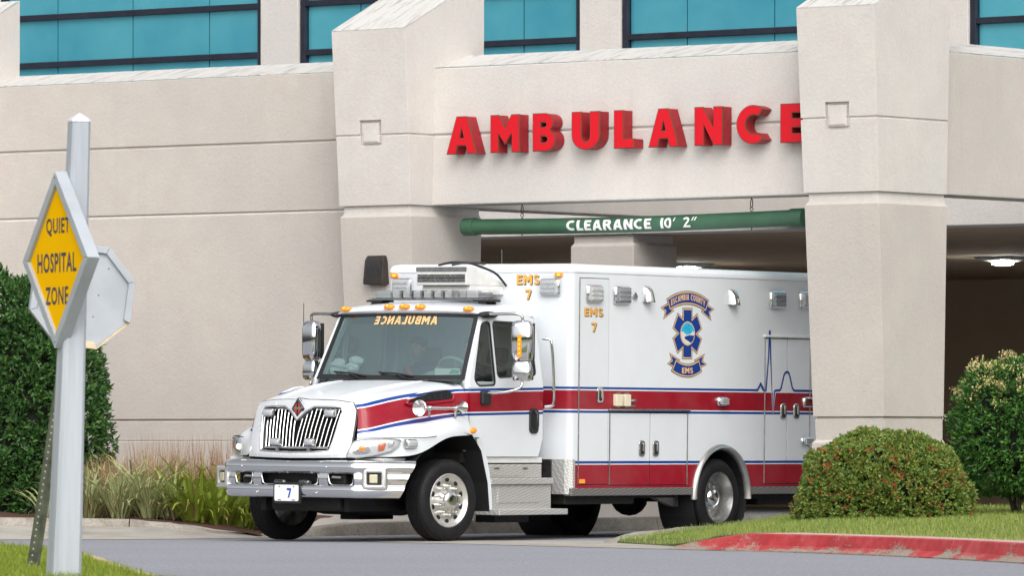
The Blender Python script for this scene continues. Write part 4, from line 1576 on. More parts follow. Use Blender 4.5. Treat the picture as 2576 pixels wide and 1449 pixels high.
# floor, firewall, rear wall trim, dashboard
MB().box(-1.84, -0.45, -0.9, 0.9, 0.80, 0.90).build('floor_pan', UNDER, amb)
MB().box(-0.50, -0.45, -0.95, 0.95, 1.14, 1.62).build('firewall', GREY_TRIM, amb)
MB().box(-0.76, -0.72, -0.9, 0.9, 0.86, 1.14).build('firewall', UNDER, amb)
MB().box(-1.80, -1.76, -0.86, 0.86, 0.95, 2.30).build('cab_lining', GREY_TRIM, amb)
MB().box(-1.7, -0.9, -0.86, 0.86, 2.30, 2.315).build('head_lining', GREY_TRIM, amb)
dash = []
for x, z in ((-0.50, 1.60), (-0.62, 1.665), (-0.75, 1.68), (-0.86, 1.66), (-0.92, 1.58), (-0.90, 1.3)):
    dash.append([(x - (0.06 * math.exp(-((y - 0.48) / 0.2) ** 2) if x < -0.7 else 0), y, z + (0.085 * math.exp(-((y - 0.48) / 0.19) ** 4) if -0.9 < x < -0.6 else 0) + (0.03 * math.exp(-((y + 0.05) / 0.3) ** 4) if -0.9 < x < -0.6 else 0)) for y in np.linspace(-0.9, 0.9, 31)])
MB().grid(dash).build('dashboard', GREY_TRIM, amb, smooth=60)
sw = MB()
Ms = Matrix.Translation((-1.00, 0.46, 1.72)) @ Matrix.Rotation(math.radians(-52), 4, 'Y')
ringp = [Ms @ Vector((0.215 * math.cos(2 * PI * k / 28), 0.215 * math.sin(2 * PI * k / 28), 0)) for k in range(28)]
sw.tube(ringp, 0.016, 8, closed=True)
for a in (0.3, 2.8, 4.7):
    sw.tube([Ms @ Vector((0, 0, -0.02)), Ms @ Vector((0.21 * math.cos(a), 0.21 * math.sin(a), 0))], 0.014, 6)
sw.tube([Ms @ Vector((0, 0, 0)), Ms @ Vector((0, 0, -0.25))], 0.03, 8)
sw.build('steering_wheel', GREY_TRIM, amb, smooth=50)
for y in (0.46, -0.40):
    st = MB().box(-1.62, -1.12, y - 0.24, y + 0.24, 1.02, 1.20).build('seat', SEATC, amb, bevel=0.05)
    Mb = Matrix.Translation((-1.58, y, 1.18)) @ Matrix.Rotation(math.radians(-12), 4, 'Y')
    MB().box(-0.07, 0.07, -0.24, 0.24, 0, 0.62, M=Mb).build('backrest', SEATC, st, bevel=0.05)
    MB().box(-0.05, 0.05, -0.12, 0.12, 0.66, 0.84, M=Mb).build('headrest', SEATC, st, bevel=0.04)


def ws_point(f, t):
    """windscreen surface: f across -1..1, t bottom 0 .. top 1"""
    yb, yt = 0.955, 0.885
    y = f * (yb + (yt - yb) * t)
    xb = -0.375 - 0.075 * abs(f) ** 2.2
    xt = -0.735 - 0.055 * abs(f) ** 2.2
    zb, zt = 1.645 + 0.012 * abs(f) ** 2, 2.350 - 0.015 * abs(f) ** 2
    return Vector((xb + (xt - xb) * t, y, zb + (zt - zb) * t))


WN = Vector((0.89, 0, 0.455))
ws = MB().grid([[tuple(ws_point(f, t)) for f in np.linspace(-0.97, 0.97, 25)] for t in np.linspace(0.03, 0.97, 9)]).build('windshield', GLASS, amb, smooth=180)


def ws_band(f0, f1, t0, t1, nf=16, nt=4, off=0.006):
    return [[tuple(ws_point(f, t) + WN * off) for f in np.linspace(f0, f1, nf)] for t in np.linspace(t0, t1, nt)]


seal = MB()
seal.grid(ws_band(-1.0, 1.0, 0.955, 1.0)).grid(ws_band(-1.0, 1.0, 0.0, 0.075)).grid(ws_band(0.945, 1.0, 0.075, 0.955, 3, 8)).grid(ws_band(-1.0, -0.945, 0.075, 0.955, 3, 8))
seal.build('windshield_seal', BLACK, ws, smooth=60)
t = bold_mb('AMBULANCE', 0.81, 0.100, .16)
t.v = [tuple(ws_point((-a + 0.02) / 0.9, 0.895 + b / 0.79) + WN * 0.004) for a, b, c in t.v]     # mirror writing
t.build('lettering', GOLD_P, ws)
for f, t0, ang in ((0.02, 0.03, 1), (-0.62, 0.02, 1)):
    a = ws_point(f + 0.28, 0.005) + WN * 0.03
    b = ws_point(f + 0.10, 0.085) + WN * 0.035
    MB().tube([a, b], 0.011, 6).build('wiper_arm', BLACK, ws)
    MB().tube([ws_point(f - 0.13, 0.105) + WN * 0.02, ws_point(f + 0.10, 0.085) + WN * 0.03, ws_point(f + 0.34, 0.05) + WN * 0.02], 0.010, 6).build('wiper_blade', BLACK, ws)
# cowl
MB().grid([[(-0.30, y, 1.655 - 0.02 * (y / 0.9) ** 2) for y in np.linspace(-0.93, 0.93, 15)], [(-0.44 - 0.02 * abs(y), y, 1.648) for y in np.linspace(-0.93, 0.93, 15)]]).build('cowl', BLACK, amb)


# ---------------------------------------------------------------- doors, each with handle and windows
def soften(poly, r):
    """round the corners of a polygon"""
    out = []
    m = len(poly)
    for i in range(m):
        p0, p1, p2 = Vector(poly[i - 1]), Vector(poly[i]), Vector(poly[(i + 1) % m])
        d0, d1 = (p0 - p1), (p2 - p1)
        r0 = min(r, d0.length * 0.45, d1.length * 0.45)
        a, b = p1 + d0.normalized() * r0, p1 + d1.normalized() * r0
        for k in range(5):
            t = k / 4
            out.append(tuple((1 - t) ** 2 * a + 2 * t * (1 - t) * p1 + t * t * b))
    return out


for s in (1, -1):
    qw = soften([(-0.765, 2.245), (-0.905, 2.265), (-0.915, 1.61), (-0.62, 1.60), (-0.555, 1.66)], 0.05)
    dw = soften([(-0.965, 2.265), (-1.62, 2.255), (-1.66, 1.72), (-0.975, 1.69)], 0.05)
    low = soften([(-0.47, 1.575), (-0.47, 1.12), (-0.60, 1.0), (-0.72, 0.865), (-1.70, 0.865), (-1.765, 1.05), (-1.775, 1.575)], 0.03)
    upp = [(-0.47, 1.577), (-0.47, 1.66), (-0.79, 2.315), (-0.84, 2.345), (-1.62, 2.345), (-1.70, 2.30), (-1.745, 2.1), (-1.775, 1.577)]

    def sided(mb, off):
        """outline drawn in (x,z) laid on the leaning cab side"""
        mb.v = [(x, s * (1.008 + off - max(0, z - 1.576) * 0.118 + d), z) for x, z, d in mb.v]
        return mb
    door = sided(outline_mb([low], 0.012), -0.006).build('door', PAINT_CAB, amb)
    sided(outline_mb([upp, qw, dw], 0.014), -0.008).build('window_frame', PAINT_CAB, door)
    sided(outline_mb([offset_poly(qw, 0.012), offset_poly(qw, -0.006)], 0.006), 0.004).build('window_seal', BLACK, door)
    sided(outline_mb([offset_poly(dw, 0.012), offset_poly(dw, -0.006)], 0.006), 0.004).build('window_seal', BLACK, door)
    sided(outline_mb([qw], 0.003), -0.006).build('quarter_window', SIDEGLASS, door)
    sided(outline_mb([dw], 0.003), -0.006).build('side_window', SIDEGLASS, door)
    MB().box(-1.73, -0.50, min(s * .90, s * .94), max(s * .90, s * .94), 0.92, 1.57).build('door_lining', GREY_TRIM, door)
    y0 = s * 1.008
    MB().prism(roundrect(-1.60, 1.238, 0.15, 0.265, 0.05), 'y', min(y0, y0 + s * 0.03), max(y0, y0 + s * 0.03)).build('handle', BLACK, door, bevel=0.008)
    MB().tube([(-1.60, y0 + s * 0.03, 1.34), (-1.60, y0 + s * 0.062, 1.31), (-1.60, y0 + s * 0.062, 1.19), (-1.60, y0 + s * 0.03, 1.165)], 0.018, 8).build('grip', BLACK, door, smooth=60)
    # entry grab rail behind the door
    MB().tube(resample([(-1.80, s * 0.985, 2.10), (-1.82, s * 1.05, 2.095), (-1.84, s * 1.07, 2.06), (-1.86, s * 1.085, 1.75), (-1.865, s * 1.085, 1.44), (-1.86, s * 1.06, 1.395), (-1.83, s * 1.0, 1.385)], 26), 0.018, 10).build('grab_rail', CHROME if s > 0 else WHITE, amb, smooth=60)

    # ---------------------------------------------------------- mirror on its arms
    mc = Vector((-0.90, s * 1.36, 0))
    mir = MB()
    MTOE = 0.30
    MM = Matrix.Translation(mc) @ Matrix.Rotation(s * MTOE, 4, 'Z') @ Matrix.Translation(-mc)

    def mring(w, d, z, g=0.0, xoff=0.0):
        ca, sa = math.cos(s * MTOE), math.sin(s * MTOE)
        return [(mc.x + xoff + a * ca - b * sa, mc.y + a * sa + b * ca, z) for a, b in roundrect(0, 0, d, w * 1.16, min(d, w) * 0.36)]
    hs = MB().loft([mring(0.15, 0.09, 1.86), mring(0.185, 0.12, 1.885), mring(0.198, 0.135, 1.95), mring(0.20, 0.14, 2.10), mring(0.195, 0.135, 2.21), mring(0.165, 0.10, 2.262), mring(0.11, 0.06, 2.275)]).build('mirror', CHROME, amb, smooth=50)
    MB().loft([mring(0.13, 0.08, 1.648), mring(0.17, 0.12, 1.665), mring(0.185, 0.13, 1.71), mring(0.18, 0.125, 1.79), mring(0.155, 0.10, 1.84), mring(0.13, 0.07, 1.858)]).build('convex_mirror', CHROME, hs, smooth=50)
    MB().box(mc.x - 0.085, mc.x - 0.06, mc.y - 0.112, mc.y + 0.112, 1.875, 2.25, M=MM).build('mirror_rim', BLACK, hs, bevel=0.01)
    MB().box(mc.x - 0.08, mc.x - 0.055, mc.y - 0.100, mc.y + 0.100, 1.66, 1.84, M=MM).build('mirror_rim', BLACK, hs, bevel=0.01)
    if s > 0:
        MB().box(mc.x + 0.060, mc.x + 0.078, mc.y - 0.030, mc.y + 0.012, 1.895, 2.13, M=MM).build('turn_lamp', AMBER, hs, bevel=0.005)
        for k in range(4):
            MB().box(mc.x + 0.077, mc.x + 0.081, mc.y - 0.016, mc.y - 0.002, 1.93 + k * 0.047, 1.945 + k * 0.047, M=MM).build('diode', AMBER_LIT, hs)
    MB().tube(resample([(-0.80, s * 0.93, 2.34), (-0.83, s * 1.16, 2.345), (-0.86, s * 1.31, 2.345), (-0.89, s * 1.36, 2.32), (-0.90, s * 1.36, 2.25)], 20), 0.016, 8).build('upper_arm', STEEL if s < 0 else CHROME_B, hs, smooth=60)
    MB().tube(resample([(-0.72, s * 1.03, 1.52), (-0.76, s * 1.20, 1.53), (-0.83, s * 1.33, 1.56), (-0.89, s * 1.36, 1.60), (-0.90, s * 1.36, 1.68)], 20), 0.015, 8).build('lower_arm', CHROME_B, hs, smooth=60)
    MB().box(-0.79, -0.64, min(s * 0.99, s * 1.06), max(s * 0.99, s * 1.06), 1.40, 1.545).build('arm_bracket', BLACK, hs, bevel=0.02)
    MB().ellipsoid((-0.86, s * 0.95, 2.335), (0.16, 0.07, 0.036)).build('arm_bracket', BLACK, hs, smooth=60)
    if s < 0:
        MB().tube([(-0.86, s * 1.44, 2.20), (-0.86, s * 1.44, 2.46)], 0.004, 5).build('antenna', BLACK, hs)

# roof marker lamps
for y, x, z in ((-0.79, -0.735, 2.392), (-0.2, -0.70, 2.415), (0.0, -0.695, 2.418), (0.2, -0.70, 2.415), (0.79, -0.735, 2.392)):
    MB().ellipsoid((x, y, z), (0.05, 0.068, 0.03), 16, 8).build('marker_lamp', AMBER, amb, smooth=60)
    MB().ellipsoid((x + 0.03, y, z + 0.008), (0.02, 0.016, 0.016), 10, 6).build('bulb', AMBER_LIT, amb)

# ---------------------------------------------------------------- light bar
lb = MB().loft([[(-1.22 + a, y, 2.553 + b) for a, b in roundrect(0, 0, 0.26 - g, 0.095 - g * 0.3, 0.03)] for y, g in ((-0.79, 0.12), (-0.76, 0.03), (-0.70, 0.0), (0.70, 0.0), (0.76, 0.03), (0.79, 0.12))]).build('light_bar', COVER, amb, smooth=40)
MB().box(-1.34, -1.10, -0.77, 0.77, 2.496, 2.508).build('base', STEEL, lb, bevel=0.004)
MB().box(-1.32, -1.12, -0.74, 0.74, 2.508, 2.515).build('deck', INK, lb)
for k in range(6):
    y = -0.425 + k * 0.135
    MB().box(-1.19, -1.128, y - 0.05, y + 0.05, 2.518, 2.588).build('lamp_module', LENS, lb, bevel=0.008)
    MB().box(-1.20, -1.105, y + 0.058, y + 0.074, 2.511, 2.595).build('divider', STEEL, lb)
MB().box(-1.20, -1.13, -0.70, -0.51, 2.515, 2.59).build('lamp_module', GREY_TRIM, lb, bevel=0.008)
MB().box(-1.20, -1.13, 0.39, 0.47, 2.515, 2.59).build('lamp_module', GREY_TRIM, lb, bevel=0.008)
MB().box(-1.21, -1.13, 0.48, 0.62, 2.515, 2.59).build('lamp_module', LENS, lb, bevel=0.008)
MB().box(-1.26, -1.15, 0.64, 0.73, 2.515, 2.575).build('lamp_module', LENS_G, lb, bevel=0.008)
for y in (-0.70, 0.68):
    MB().box(-1.33, -1.10, y - 0.10, y + 0.10, 2.475, 2.495).build('foot', BLACK, lb, bevel=0.006)
    for dx in (-0.08, 0.0, 0.08):
        MB().loft([[(-1.22 + dx + a, y + b * 2.6, 2.44) for a, b in roundrect(0, 0, 0.05, 0.05, 0.015)], [(-1.22 + dx + a, y + b * 1.8, 2.48) for a, b in roundrect(0, 0, 0.04, 0.05, 0.012)]]).build('foot', BLACK, lb)

# ---------------------------------------------------------------- hood and front wings (control net, smoothed)
NET = [
    [(-.425, 0, 1.660), (-.425, .45, 1.655), (-.425, .84, 1.640), (-.425, .975, 1.575), (-.425, 1.0, 1.43), (-.425, 1.005, 1.31), (-.425, 1.02, 1.23), (-.425, 1.06, 1.165), (-.425, 1.09, 1.125), (-.425, 1.095, 1.09)],
    [(-.15, 0, 1.640), (-.15, .43, 1.630), (-.15, .80, 1.605), (-.15, .925, 1.53), (-.15, .955, 1.40), (-.15, .975, 1.30), (-.15, 1.06, 1.265), (-.15, 1.125, 1.20), (-.15, 1.15, 1.13), (-.15, 1.15, 1.083)],
    [(.15, 0, 1.605), (.15, .41, 1.590), (.15, .76, 1.560), (.15, .875, 1.48), (.15, .905, 1.36), (.15, .925, 1.275), (.15, 1.05, 1.262), (.15, 1.13, 1.205), (.15, 1.165, 1.12), (.15, 1.165, 1.075)],
    [(.42, 0, 1.570), (.42, .38, 1.552), (.42, .715, 1.520), (.42, .825, 1.43), (.42, .855, 1.31), (.42, .875, 1.225), (.42, 1.02, 1.218), (.42, 1.115, 1.165), (.42, 1.155, 1.07), (.43, 1.155, .945)],
    [(.68, 0, 1.530), (.68, .35, 1.512), (.68, .67, 1.478), (.68, .775, 1.385), (.68, .805, 1.255), (.68, .825, 1.165), (.67, .95, 1.150), (.66, 1.06, 1.112), (.65, 1.115, 1.03), (.65, 1.125, .875)],
    [(.90, 0, 1.487), (.90, .32, 1.470), (.90, .63, 1.438), (.91, .720, 1.345), (.92, .750, 1.21), (.93, .775, 1.115), (.92, .86, 1.090), (.89, .945, 1.060), (.87, 1.00, .98), (.86, 1.02, .865)],
    [(1.03, 0, 1.458), (1.01, .31, 1.445), (.97, .615, 1.415), (1.00, .672, 1.325), (1.045, .695, 1.19), (1.075, .715, 1.09), (1.06, .77, 1.060), (1.04, .815, 1.030), (1.035, .835, .96), (1.04, .85, .86)],
    [(1.075, 0, 1.445), (1.05, .30, 1.433), (.995, .605, 1.403), (1.025, .640, 1.315), (1.08, .660, 1.19), (1.115, .672, 1.09), (1.135, .680, 1.045), (1.15, .678, 1.00), (1.165, .660, .93), (1.178, .645, .858)],
]


def gx(y, z):
    """nose surface: leans back upwards and wraps back at the sides"""
    return 1.245 - (z - .86) * .29 - .30 * (abs(y) / .65) ** 2 * .42


NET[-1] = [(gx(y, z) - .025, y, z) for x, y, z in NET[-1]]
NET[-2] = [(min(x, gx(y, z) - .06), y, z) for x, y, z in NET[-2]]
rows = [[(x, -y, z) for x, y, z in r[:0:-1]] + r for r in NET]
hood = MB().grid(rows).build('hood', PAINT_HOOD, amb, sub=2, smooth=180)
# raised centre panel lines of the hood
for s in (1, -1):
    MB().tube(resample([(-.40, s * .52, 1.648), (.15, s * .47, 1.585), (.68, s * .40, 1.506), (.98, s * .34, 1.446)], 16), [0.004 + 0.02 * math.sin(PI * k / 15) for k in range(16)], 8).build('hood_crease', WHITE, hood, smooth=60)
    # inner wing and rear lip of the wheel arch
    MB().grid([[(x, s * y, z) for x, z in ((.66, .80), (.50, .93), (.40, 1.04), (.2, 1.115), (-.1, 1.13), (-.34, 1.09), (-.50, .93), (-.62, .6), (-.66, .30))] for y in (0.50, 1.135)]).build('inner_wing', BLACKM, hood)
    MB().box(-.68, 1.0, min(s * .5, s * .56), max(s * .5, s * .56), .30, 1.40).build('inner_wing', BLACKM, hood)
    lipp = [(-.43, 1.045), (-.50, .955), (-.565, .84), (-.62, .68), (-.655, .50), (-.672, .30)]
    lip = [[(x, s * (1.10 if z < 1.0 else 1.125), z) for x, z in lipp], [(x - .062, s * (1.115 if z < 1.0 else 1.125), z + .02) for x, z in lipp], [(x - .075, s * 1.04, z + .02) for x, z in lipp]]
    MB().grid(lip).build('wing_lip', WHITE, hood, smooth=60)
    MB().grid([[(x + .0, s * 1.09, z) for x, z in lipp], [(x - 0.0, s * .7, z) for x, z in lipp]]).build('mud_flap', UNDER, hood)
    MB().tube(resample([(1.135, s * .695, 1.048), (1.01, s * .872, 1.053), (.87, s * 1.022, 1.056), (.70, s * 1.118, 1.058), (.5, s * 1.158, 1.062), (.33, s * 1.168, 1.075)], 20), .0045, 5).build('panel_seam', INK, hood)
    # side marker at the back of the wing
    MB().ellipsoid((-.40, s * 1.105, 1.135), (.055, .03, .032), 10, 8).build('side_marker', AMBER, hood, smooth=60)
    # air intake in the hood side
    vent = soften([(.40, 1.415), (.25, 1.475), (.02, 1.527), (-.17, 1.540), (-.235, 1.52), (-.235, 1.462), (-.05, 1.445)], .05)

    def yh(x, z):
        yy = np.interp(x, [-.425, -.15, .15, .42, .68], [.985, .94, .89, .84, .79])
        return float(yy + (1.43 - z) * 0.16)

    def vent_mb(poly, off, mi=0):
        c = (sum(p[0] for p in poly) / len(poly), sum(p[1] for p in poly) / len(poly))
        return MB().add([(c[0], s * (yh(*c) + off), c[1])] + [(x, s * (yh(x, z) + off), z) for x, z in poly], [(0, 1 + i, 1 + (i + 1) % len(poly)) for i in range(len(poly))])
    vp = offset_poly(vent, .022)
    MB().tube([(x, s * (yh(x, z) + .004), z) for x, z in vp], .020, 8, closed=True).build('vent_rim', PAINT_HOOD, hood, smooth=70)
    vo = vent_mb(vent, .008).build('vent', BLACKM, hood)
    for k in range(5):
        x = .20 - k * .09
        zt = np.interp(x, [-.2, .02, .25, .4], [1.53, 1.522, 1.47, 1.42]) - .01
        zb_ = np.interp(x, [-.235, -.05, .4], [1.465, 1.448, 1.415]) + .008
        MB().tube([(x, s * (yh(x, zb_) + .012), zb_), (x, s * (yh(x, zt) + .012), zt)], .007, 5).build('vent_bar', BLACK, hood)

# chrome air horns on the driver side wing
hx = MB().lathe([(.004, .395), (.03, .415), (.06, .45), (.082, .474), (.086, .470), (.078, .455), (.05, .42), (.030, .37), (.020, .33), (.016, .2), (.016, -.18)], 'x', (0, 1.05, 1.362), 24).build('air_horn', HORN, amb, smooth=50)
MB().lathe([(.02, -.17), (.028, -.21), (.045, -.26), (.066, -.285), (.06, -.295), (.03, -.30)], 'x', (0, 1.05, 1.372), 20).build('horn_bell', HORN, hx, smooth=50)
for x in (.30, -.16):
    MB().tube([(x, 1.05, 1.36), (x, 1.05, 1.27)], .014, 8).lathe([(.028, x - .015), (.028, x + .015)], 'x', (0, 1.05, 1.362), 12).build('horn_bracket', CHROME_B, hx, smooth=40)

# ---------------------------------------------------------------- grille
OUT = [(-.62, .852), (-.3, .845), (0, .842), (.3, .845), (.62, .852), (.645, 1.0), (.642, 1.2), (.632, 1.33), (.59, 1.408), (.42, 1.43), (.2, 1.437), (.09, 1.437), (0, 1.45), (-.09, 1.437), (-.2, 1.437), (-.42, 1.43), (-.59, 1.408), (-.632, 1.33), (-.642, 1.2), (-.645, 1.0)]
INN = [(-.44, .915), (-.25, .905), (0, .900), (.25, .905), (.44, .915), (.465, 1.0), (.50, 1.2), (.515, 1.31), (.49, 1.36), (.38, 1.365), (.19, 1.365), (.10, 1.32), (0, 1.225), (-.10, 1.32), (-.19, 1.365), (-.38, 1.365), (-.49, 1.36), (-.515, 1.31), (-.50, 1.2), (-.465, 1.0)]


def P3(yz, dx=0.0):
    return (gx(*yz) + dx, yz[0], yz[1])


rows = [[P3(p, -.03) for p in OUT], [P3(p, .004) for p in OUT], [P3(tuple(np.array(a) * .55 + np.array(b) * .45), .018) for a, b in zip(OUT, INN)], [P3(p, .012) for p in INN], [P3(p, -.01) for p in INN], [P3(p, -.10) for p in INN]]
surround = MB().grid(rows, close=True).build('grille_surround', SILVERW, amb, smooth=50)
grille = MB().add([P3(p, -.09) for p in INN], [tuple(range(len(INN)))]).build('grille', BLACKM, amb)
inn2 = [tuple(np.array(p) * np.array((.985, 1.0))) for p in INN]
MB().tube([P3(p, .008) for p in inn2], .011, 8, closed=True).build('grille_edge', CHROME_B, grille, smooth=70)
# dark lip between hood and surround
MB().tube([P3(p, -.014) for p in OUT[5:20]], .007, 6).build('hood_seal', BLACK, grille, smooth=60)
nb = 9
for s in (1, -1):
    for k in range(nb):
        f = (k + .35) / nb
        yb, yt = .425 * f, .485 * f + .0
        yt2 = .03 + .455 * f
        zt = float(np.interp(yt2, [0, .10, .18, .5], [1.20, 1.29, 1.345, 1.345]))
        zb_ = .955
        a, b = Vector(P3((s * yb, zb_), -.035)), Vector(P3((s * yt2, zt), -.03))
        m_ = a.lerp(b, .5) + Vector((.008, 0, 0))
        MB().loft([[(p.x + dx, p.y + dy, p.z) for dx, dy in ((-.03, -.006), (.010, -.0055), (.014, 0), (.010, .0055), (-.03, .006))] for p in (a, m_, b)]).build('grille_bar', BARCHROME, grille, smooth=40)
    # outermost bar following the frame
    MB().tube([P3((s * .43, .93), -.015), P3((s * .462, 1.1), -.01), P3((s * .488, 1.30), -.012)], .013, 6).build('grille_bar', CHROME, grille, smooth=60)
MB().tube([P3((y, .950), -.028) for y in np.linspace(-.40, .40, 11)], .012, 6).build('grille_bar', CHROME_B, grille, smooth=60)
for s in (1, -1):
    MB().tube([P3((s * y, 1.340), -.03) for y in np.linspace(.19, .45, 6)], .010, 6).build('grille_bar', CHROME_B, grille, smooth=60)
# maker's diamond emblem
EZ, EX = 1.345, gx(0, 1.345) + .022
for hw_, hh, m, d in ((.088, .122, CHROME, .0), (.062, .088, INK, .012), (.052, .074, EMRED, .014)):
    MB().prism([(0, EZ - hh), (hw_, EZ), (0, EZ + hh), (-hw_, EZ)], 'x', EX - .03, EX + d).build('emblem', m, grille, bevel=.004 if m is CHROME else 0)
MB().prism([(-.056, EZ - .012), (.056, EZ - .004), (.05, EZ + .016), (-.04, EZ + .010)], 'x', EX + .012, EX + .0155).build('emblem_band', CHROME_B, grille)
MB().prism([(-.010, EZ - .08), (.010, EZ - .08), (.010, EZ + .08), (-.010, EZ + .08)], 'x', EX + .0135, EX + .0150).build('emblem_band', INK, grille)


def small_lamp(y, z, w, h, xoff=.03, xa=None, parent=None):
    xc = (gx(y, z) if xa is None else xa) + xoff
    b_ = MB().loft([[(xc + d, y + a, z + b) for a, b in roundrect(0, 0, w - g, h - g, .02)] for g, d in ((0, -.03), (0, .005), (.012, .016))]).build('grille_lamp', CHROME_B, parent or grille, smooth=50)
    MB().loft([[(xc + d, y + a, z + b) for a, b in roundrect(0, 0, w - g, h - g, .016)] for g, d in ((.018, .010), (.022, .024), (.04, .030))]).build('lens', LENS, parent or grille, smooth=50)
    return b_


small_lamp(-.40, 1.300, .135, .085)
small_lamp(.385, 1.300, .135, .085)
small_lamp(-.215, 1.005, .125, .080)
small_lamp(.215, 1.005, .125, .080)
for y in (-.42, -.2, .2, .42):
    MB().box(gx(y, .925) - .03, gx(y, .925) + .002, y - .02, y + .02, .912, .938).build('clip', STEEL, grille)

# ---------------------------------------------------------------- headlights
def nose(t):
    """plan line of the front corner, t from inner (0) to the wheel arch (1)"""
    xs = [1.19, 1.125, 1.035, .89, .76, .60, .48]
    ys = [.655, .745, .865, 1.01, 1.09, 1.135, 1.15]
    tt = np.linspace(0, 1, 7)
    return float(np.interp(t, tt, xs)), float(np.interp(t, tt, ys))


for s in (1, -1):
    def HP(t, z, off):
        x, y = nose(t)
        x2, y2 = nose(min(1, t + .02))
        nx, ny = (y2 - y), -(x2 - x)
        L_ = math.hypot(nx, ny) or 1
        return (x + nx / L_ * off, s * (y + ny / L_ * off), z)
    outline = [(.0, .858), (.18, .852), (.34, .872), (.50, .925), (.585, .985), (.615, 1.035), (.50, 1.046), (.34, 1.040), (.19, 1.030), (.12, 1.015), (.06, .95)]
    sm_o = soften(outline, .03)

    def lens_mb(poly, off):
        c = (sum(p[0] for p in poly) / len(poly), sum(p[1] for p in poly) / len(poly))
        rows_ = []
        for g in (1.0, .75, .5, .25, .001):
            rows_.append([HP(c[0] + (p[0] - c[0]) * g, c[1] + (p[1] - c[1]) * g, off + .012 * (1 - g)) for p in poly])
        return MB().grid(rows_, close=True)
    hl = lens_mb(sm_o, .014).build('headlight', COVER, amb, smooth=60)
    lens_mb([(p[0], p[1]) for p in sm_o], -.002).build('bezel', SILVERW, hl, smooth=60)
    edge = [HP(t, z, .010) for t, z in sm_o]
    MB().tube(edge, .006, 5, closed=True).build('gasket', GREY_TRIM, hl)
    o1 = soften([(.10, .885), (.28, .885), (.345, .93), (.35, 1.0), (.25, 1.02), (.14, .99)], .05)
    lens_mb(o1, .004).build('reflector', CHROME, hl, smooth=60)
    o2 = soften([(.185, .925), (.255, .920), (.275, .955), (.24, .98), (.19, .965)], .02)
    lens_mb(o2, .012).build('turn_bulb', AMBER, hl, smooth=60)
    bx_, by_, bz_ = HP(.13 if s > 0 else .16, .95, .012)
    MB().ellipsoid((bx_, by_, bz_), (.03, .03, .03)).build('bulb', BULB, hl, smooth=60)
    o3 = soften([(.385, .915), (.44, .93), (.455, 1.015), (.39, 1.01)], .02)
    lens_mb(o3, .010).build('side_reflector', mat('orange_reflector', (.62, .12, .02), .25, coat=.6) if 'orange_reflector' not in MATS else MATS['orange_reflector'], hl, smooth=60)
    o4 = soften([(.47, .955), (.53, .985), (.53, 1.03), (.47, 1.025)], .015)
    lens_mb(o4, .009).build('side_reflector', LENS, hl, smooth=60)
    # lamp behind the headlight
    t_, z_ = .735, 1.0
    x, y, z = HP(t_, z_, .0)
    Mw = Matrix.Translation((x, y, z)) @ Matrix.Rotation(s * math.radians(75), 4, 'Z')
    wl2 = MB().loft([[Mw @ Vector((d, a, b)) for a, b in roundrect(0, 0, .15 - g, .09 - g, .02)] for g, d in ((0, -.02), (0, .015), (.016, .028))]).build('warning_light', CHROME_B, amb, smooth=50)
    MB().loft([[Mw @ Vector((d, a, b)) for a, b in roundrect(0, 0, .15 - g, .09 - g, .016)] for g, d in ((.022, .024), (.03, .036), (.05, .04))]).build('lens', LENS, wl2, smooth=50)

# ---------------------------------------------------------------- bumper
def bump_plan(t):
    """front bumper plan, t -1..1 across"""
    y = 1.205 * t
    a = abs(t)
    x = 1.262 - .10 * a ** 2 - .44 * max(0, a - .66) ** 1.15 / (.34 ** 1.15) * .98
    return x, y


sec_low = [(-.09, .448), (-.03, .440), (.008, .452), (.028, .485), (.034, .520), (.026, .552), (.006, .572), (-.012, .575)]
sec_web = [(-.006, .568), (.004, .60), (.006, .63), (.004, .66), (-.006, .698)]
sec_top = [(-.012, .691), (.010, .694), (.032, .712), (.042, .742), (.038, .775), (.020, .805), (-.015, .822), (-.10, .826)]


def bump_rows(ts, pts):
    rows_ = []
    for t in ts:
        row = []
        for d, z in pts:
            te = t * (1 - .085 * (.82 - z) / .37 * max(0, abs(t) - .6) / .4)
            x, y = bump_plan(te)
            x2, y2 = bump_plan(te + .01)
            nx, ny = (y2 - y), -(x2 - x)
            L_ = math.hypot(nx, ny)
            row.append((x + nx / L_ * d, y + ny / L_ * d, z))
        rows_.append(row)
    return rows_


ts = np.linspace(-1, 1, 61)
bumper = MB().grid(bump_rows(ts, sec_low)).build('bumper', CHROME, amb, smooth=50)
MB().grid(bump_rows(ts, sec_top)).build('top_rail', CHROME, bumper, smooth=50)
# webs between the openings and the outer ends
for t0, t1 in ((-1.0, -.60), (-.395, -.305), (.305, .395), (.66, 1.0)):
    MB().grid(bump_rows(np.linspace(t0, t1, 14), sec_web)).build('web', CHROME, bumper, smooth=50)
MB().grid(bump_rows(np.linspace(-.97, .97, 41), [(-.13, .5), (-.13, .80)])).build('backing', RADIATOR, bumper)
for t0, t1 in ((-.60, -.395), (-.305, .305), (.395, .66)):
    fr = [(t0 + .012, .695), (t1 - .012, .695), (t1 - .004, .66), (t1 - .02, .59), (t1 - .05, .573), (t0 + .05, .573), (t0 + .02, .59), (t0 + .004, .66)]
    MB().tube([bump_rows([t], [(.0, z)])[0][0] for t, z in fr], .008, 6, closed=True).build('opening_rim', CHROME_B, bumper, smooth=60)
for t in (-.46, .46):
    x, y = bump_plan(t)
    MB().box(x - .12, x - .05, y - .10, y + .10, .58, .69).build('tow_bracket', UNDER, bumper, bevel=.01)
    MB().tube([(x - .05, y - .08, .64), (x + .0, y - .02, .655), (x - .01, y + .08, .65)], .014, 6).build('tow_hook', STEEL, bumper)
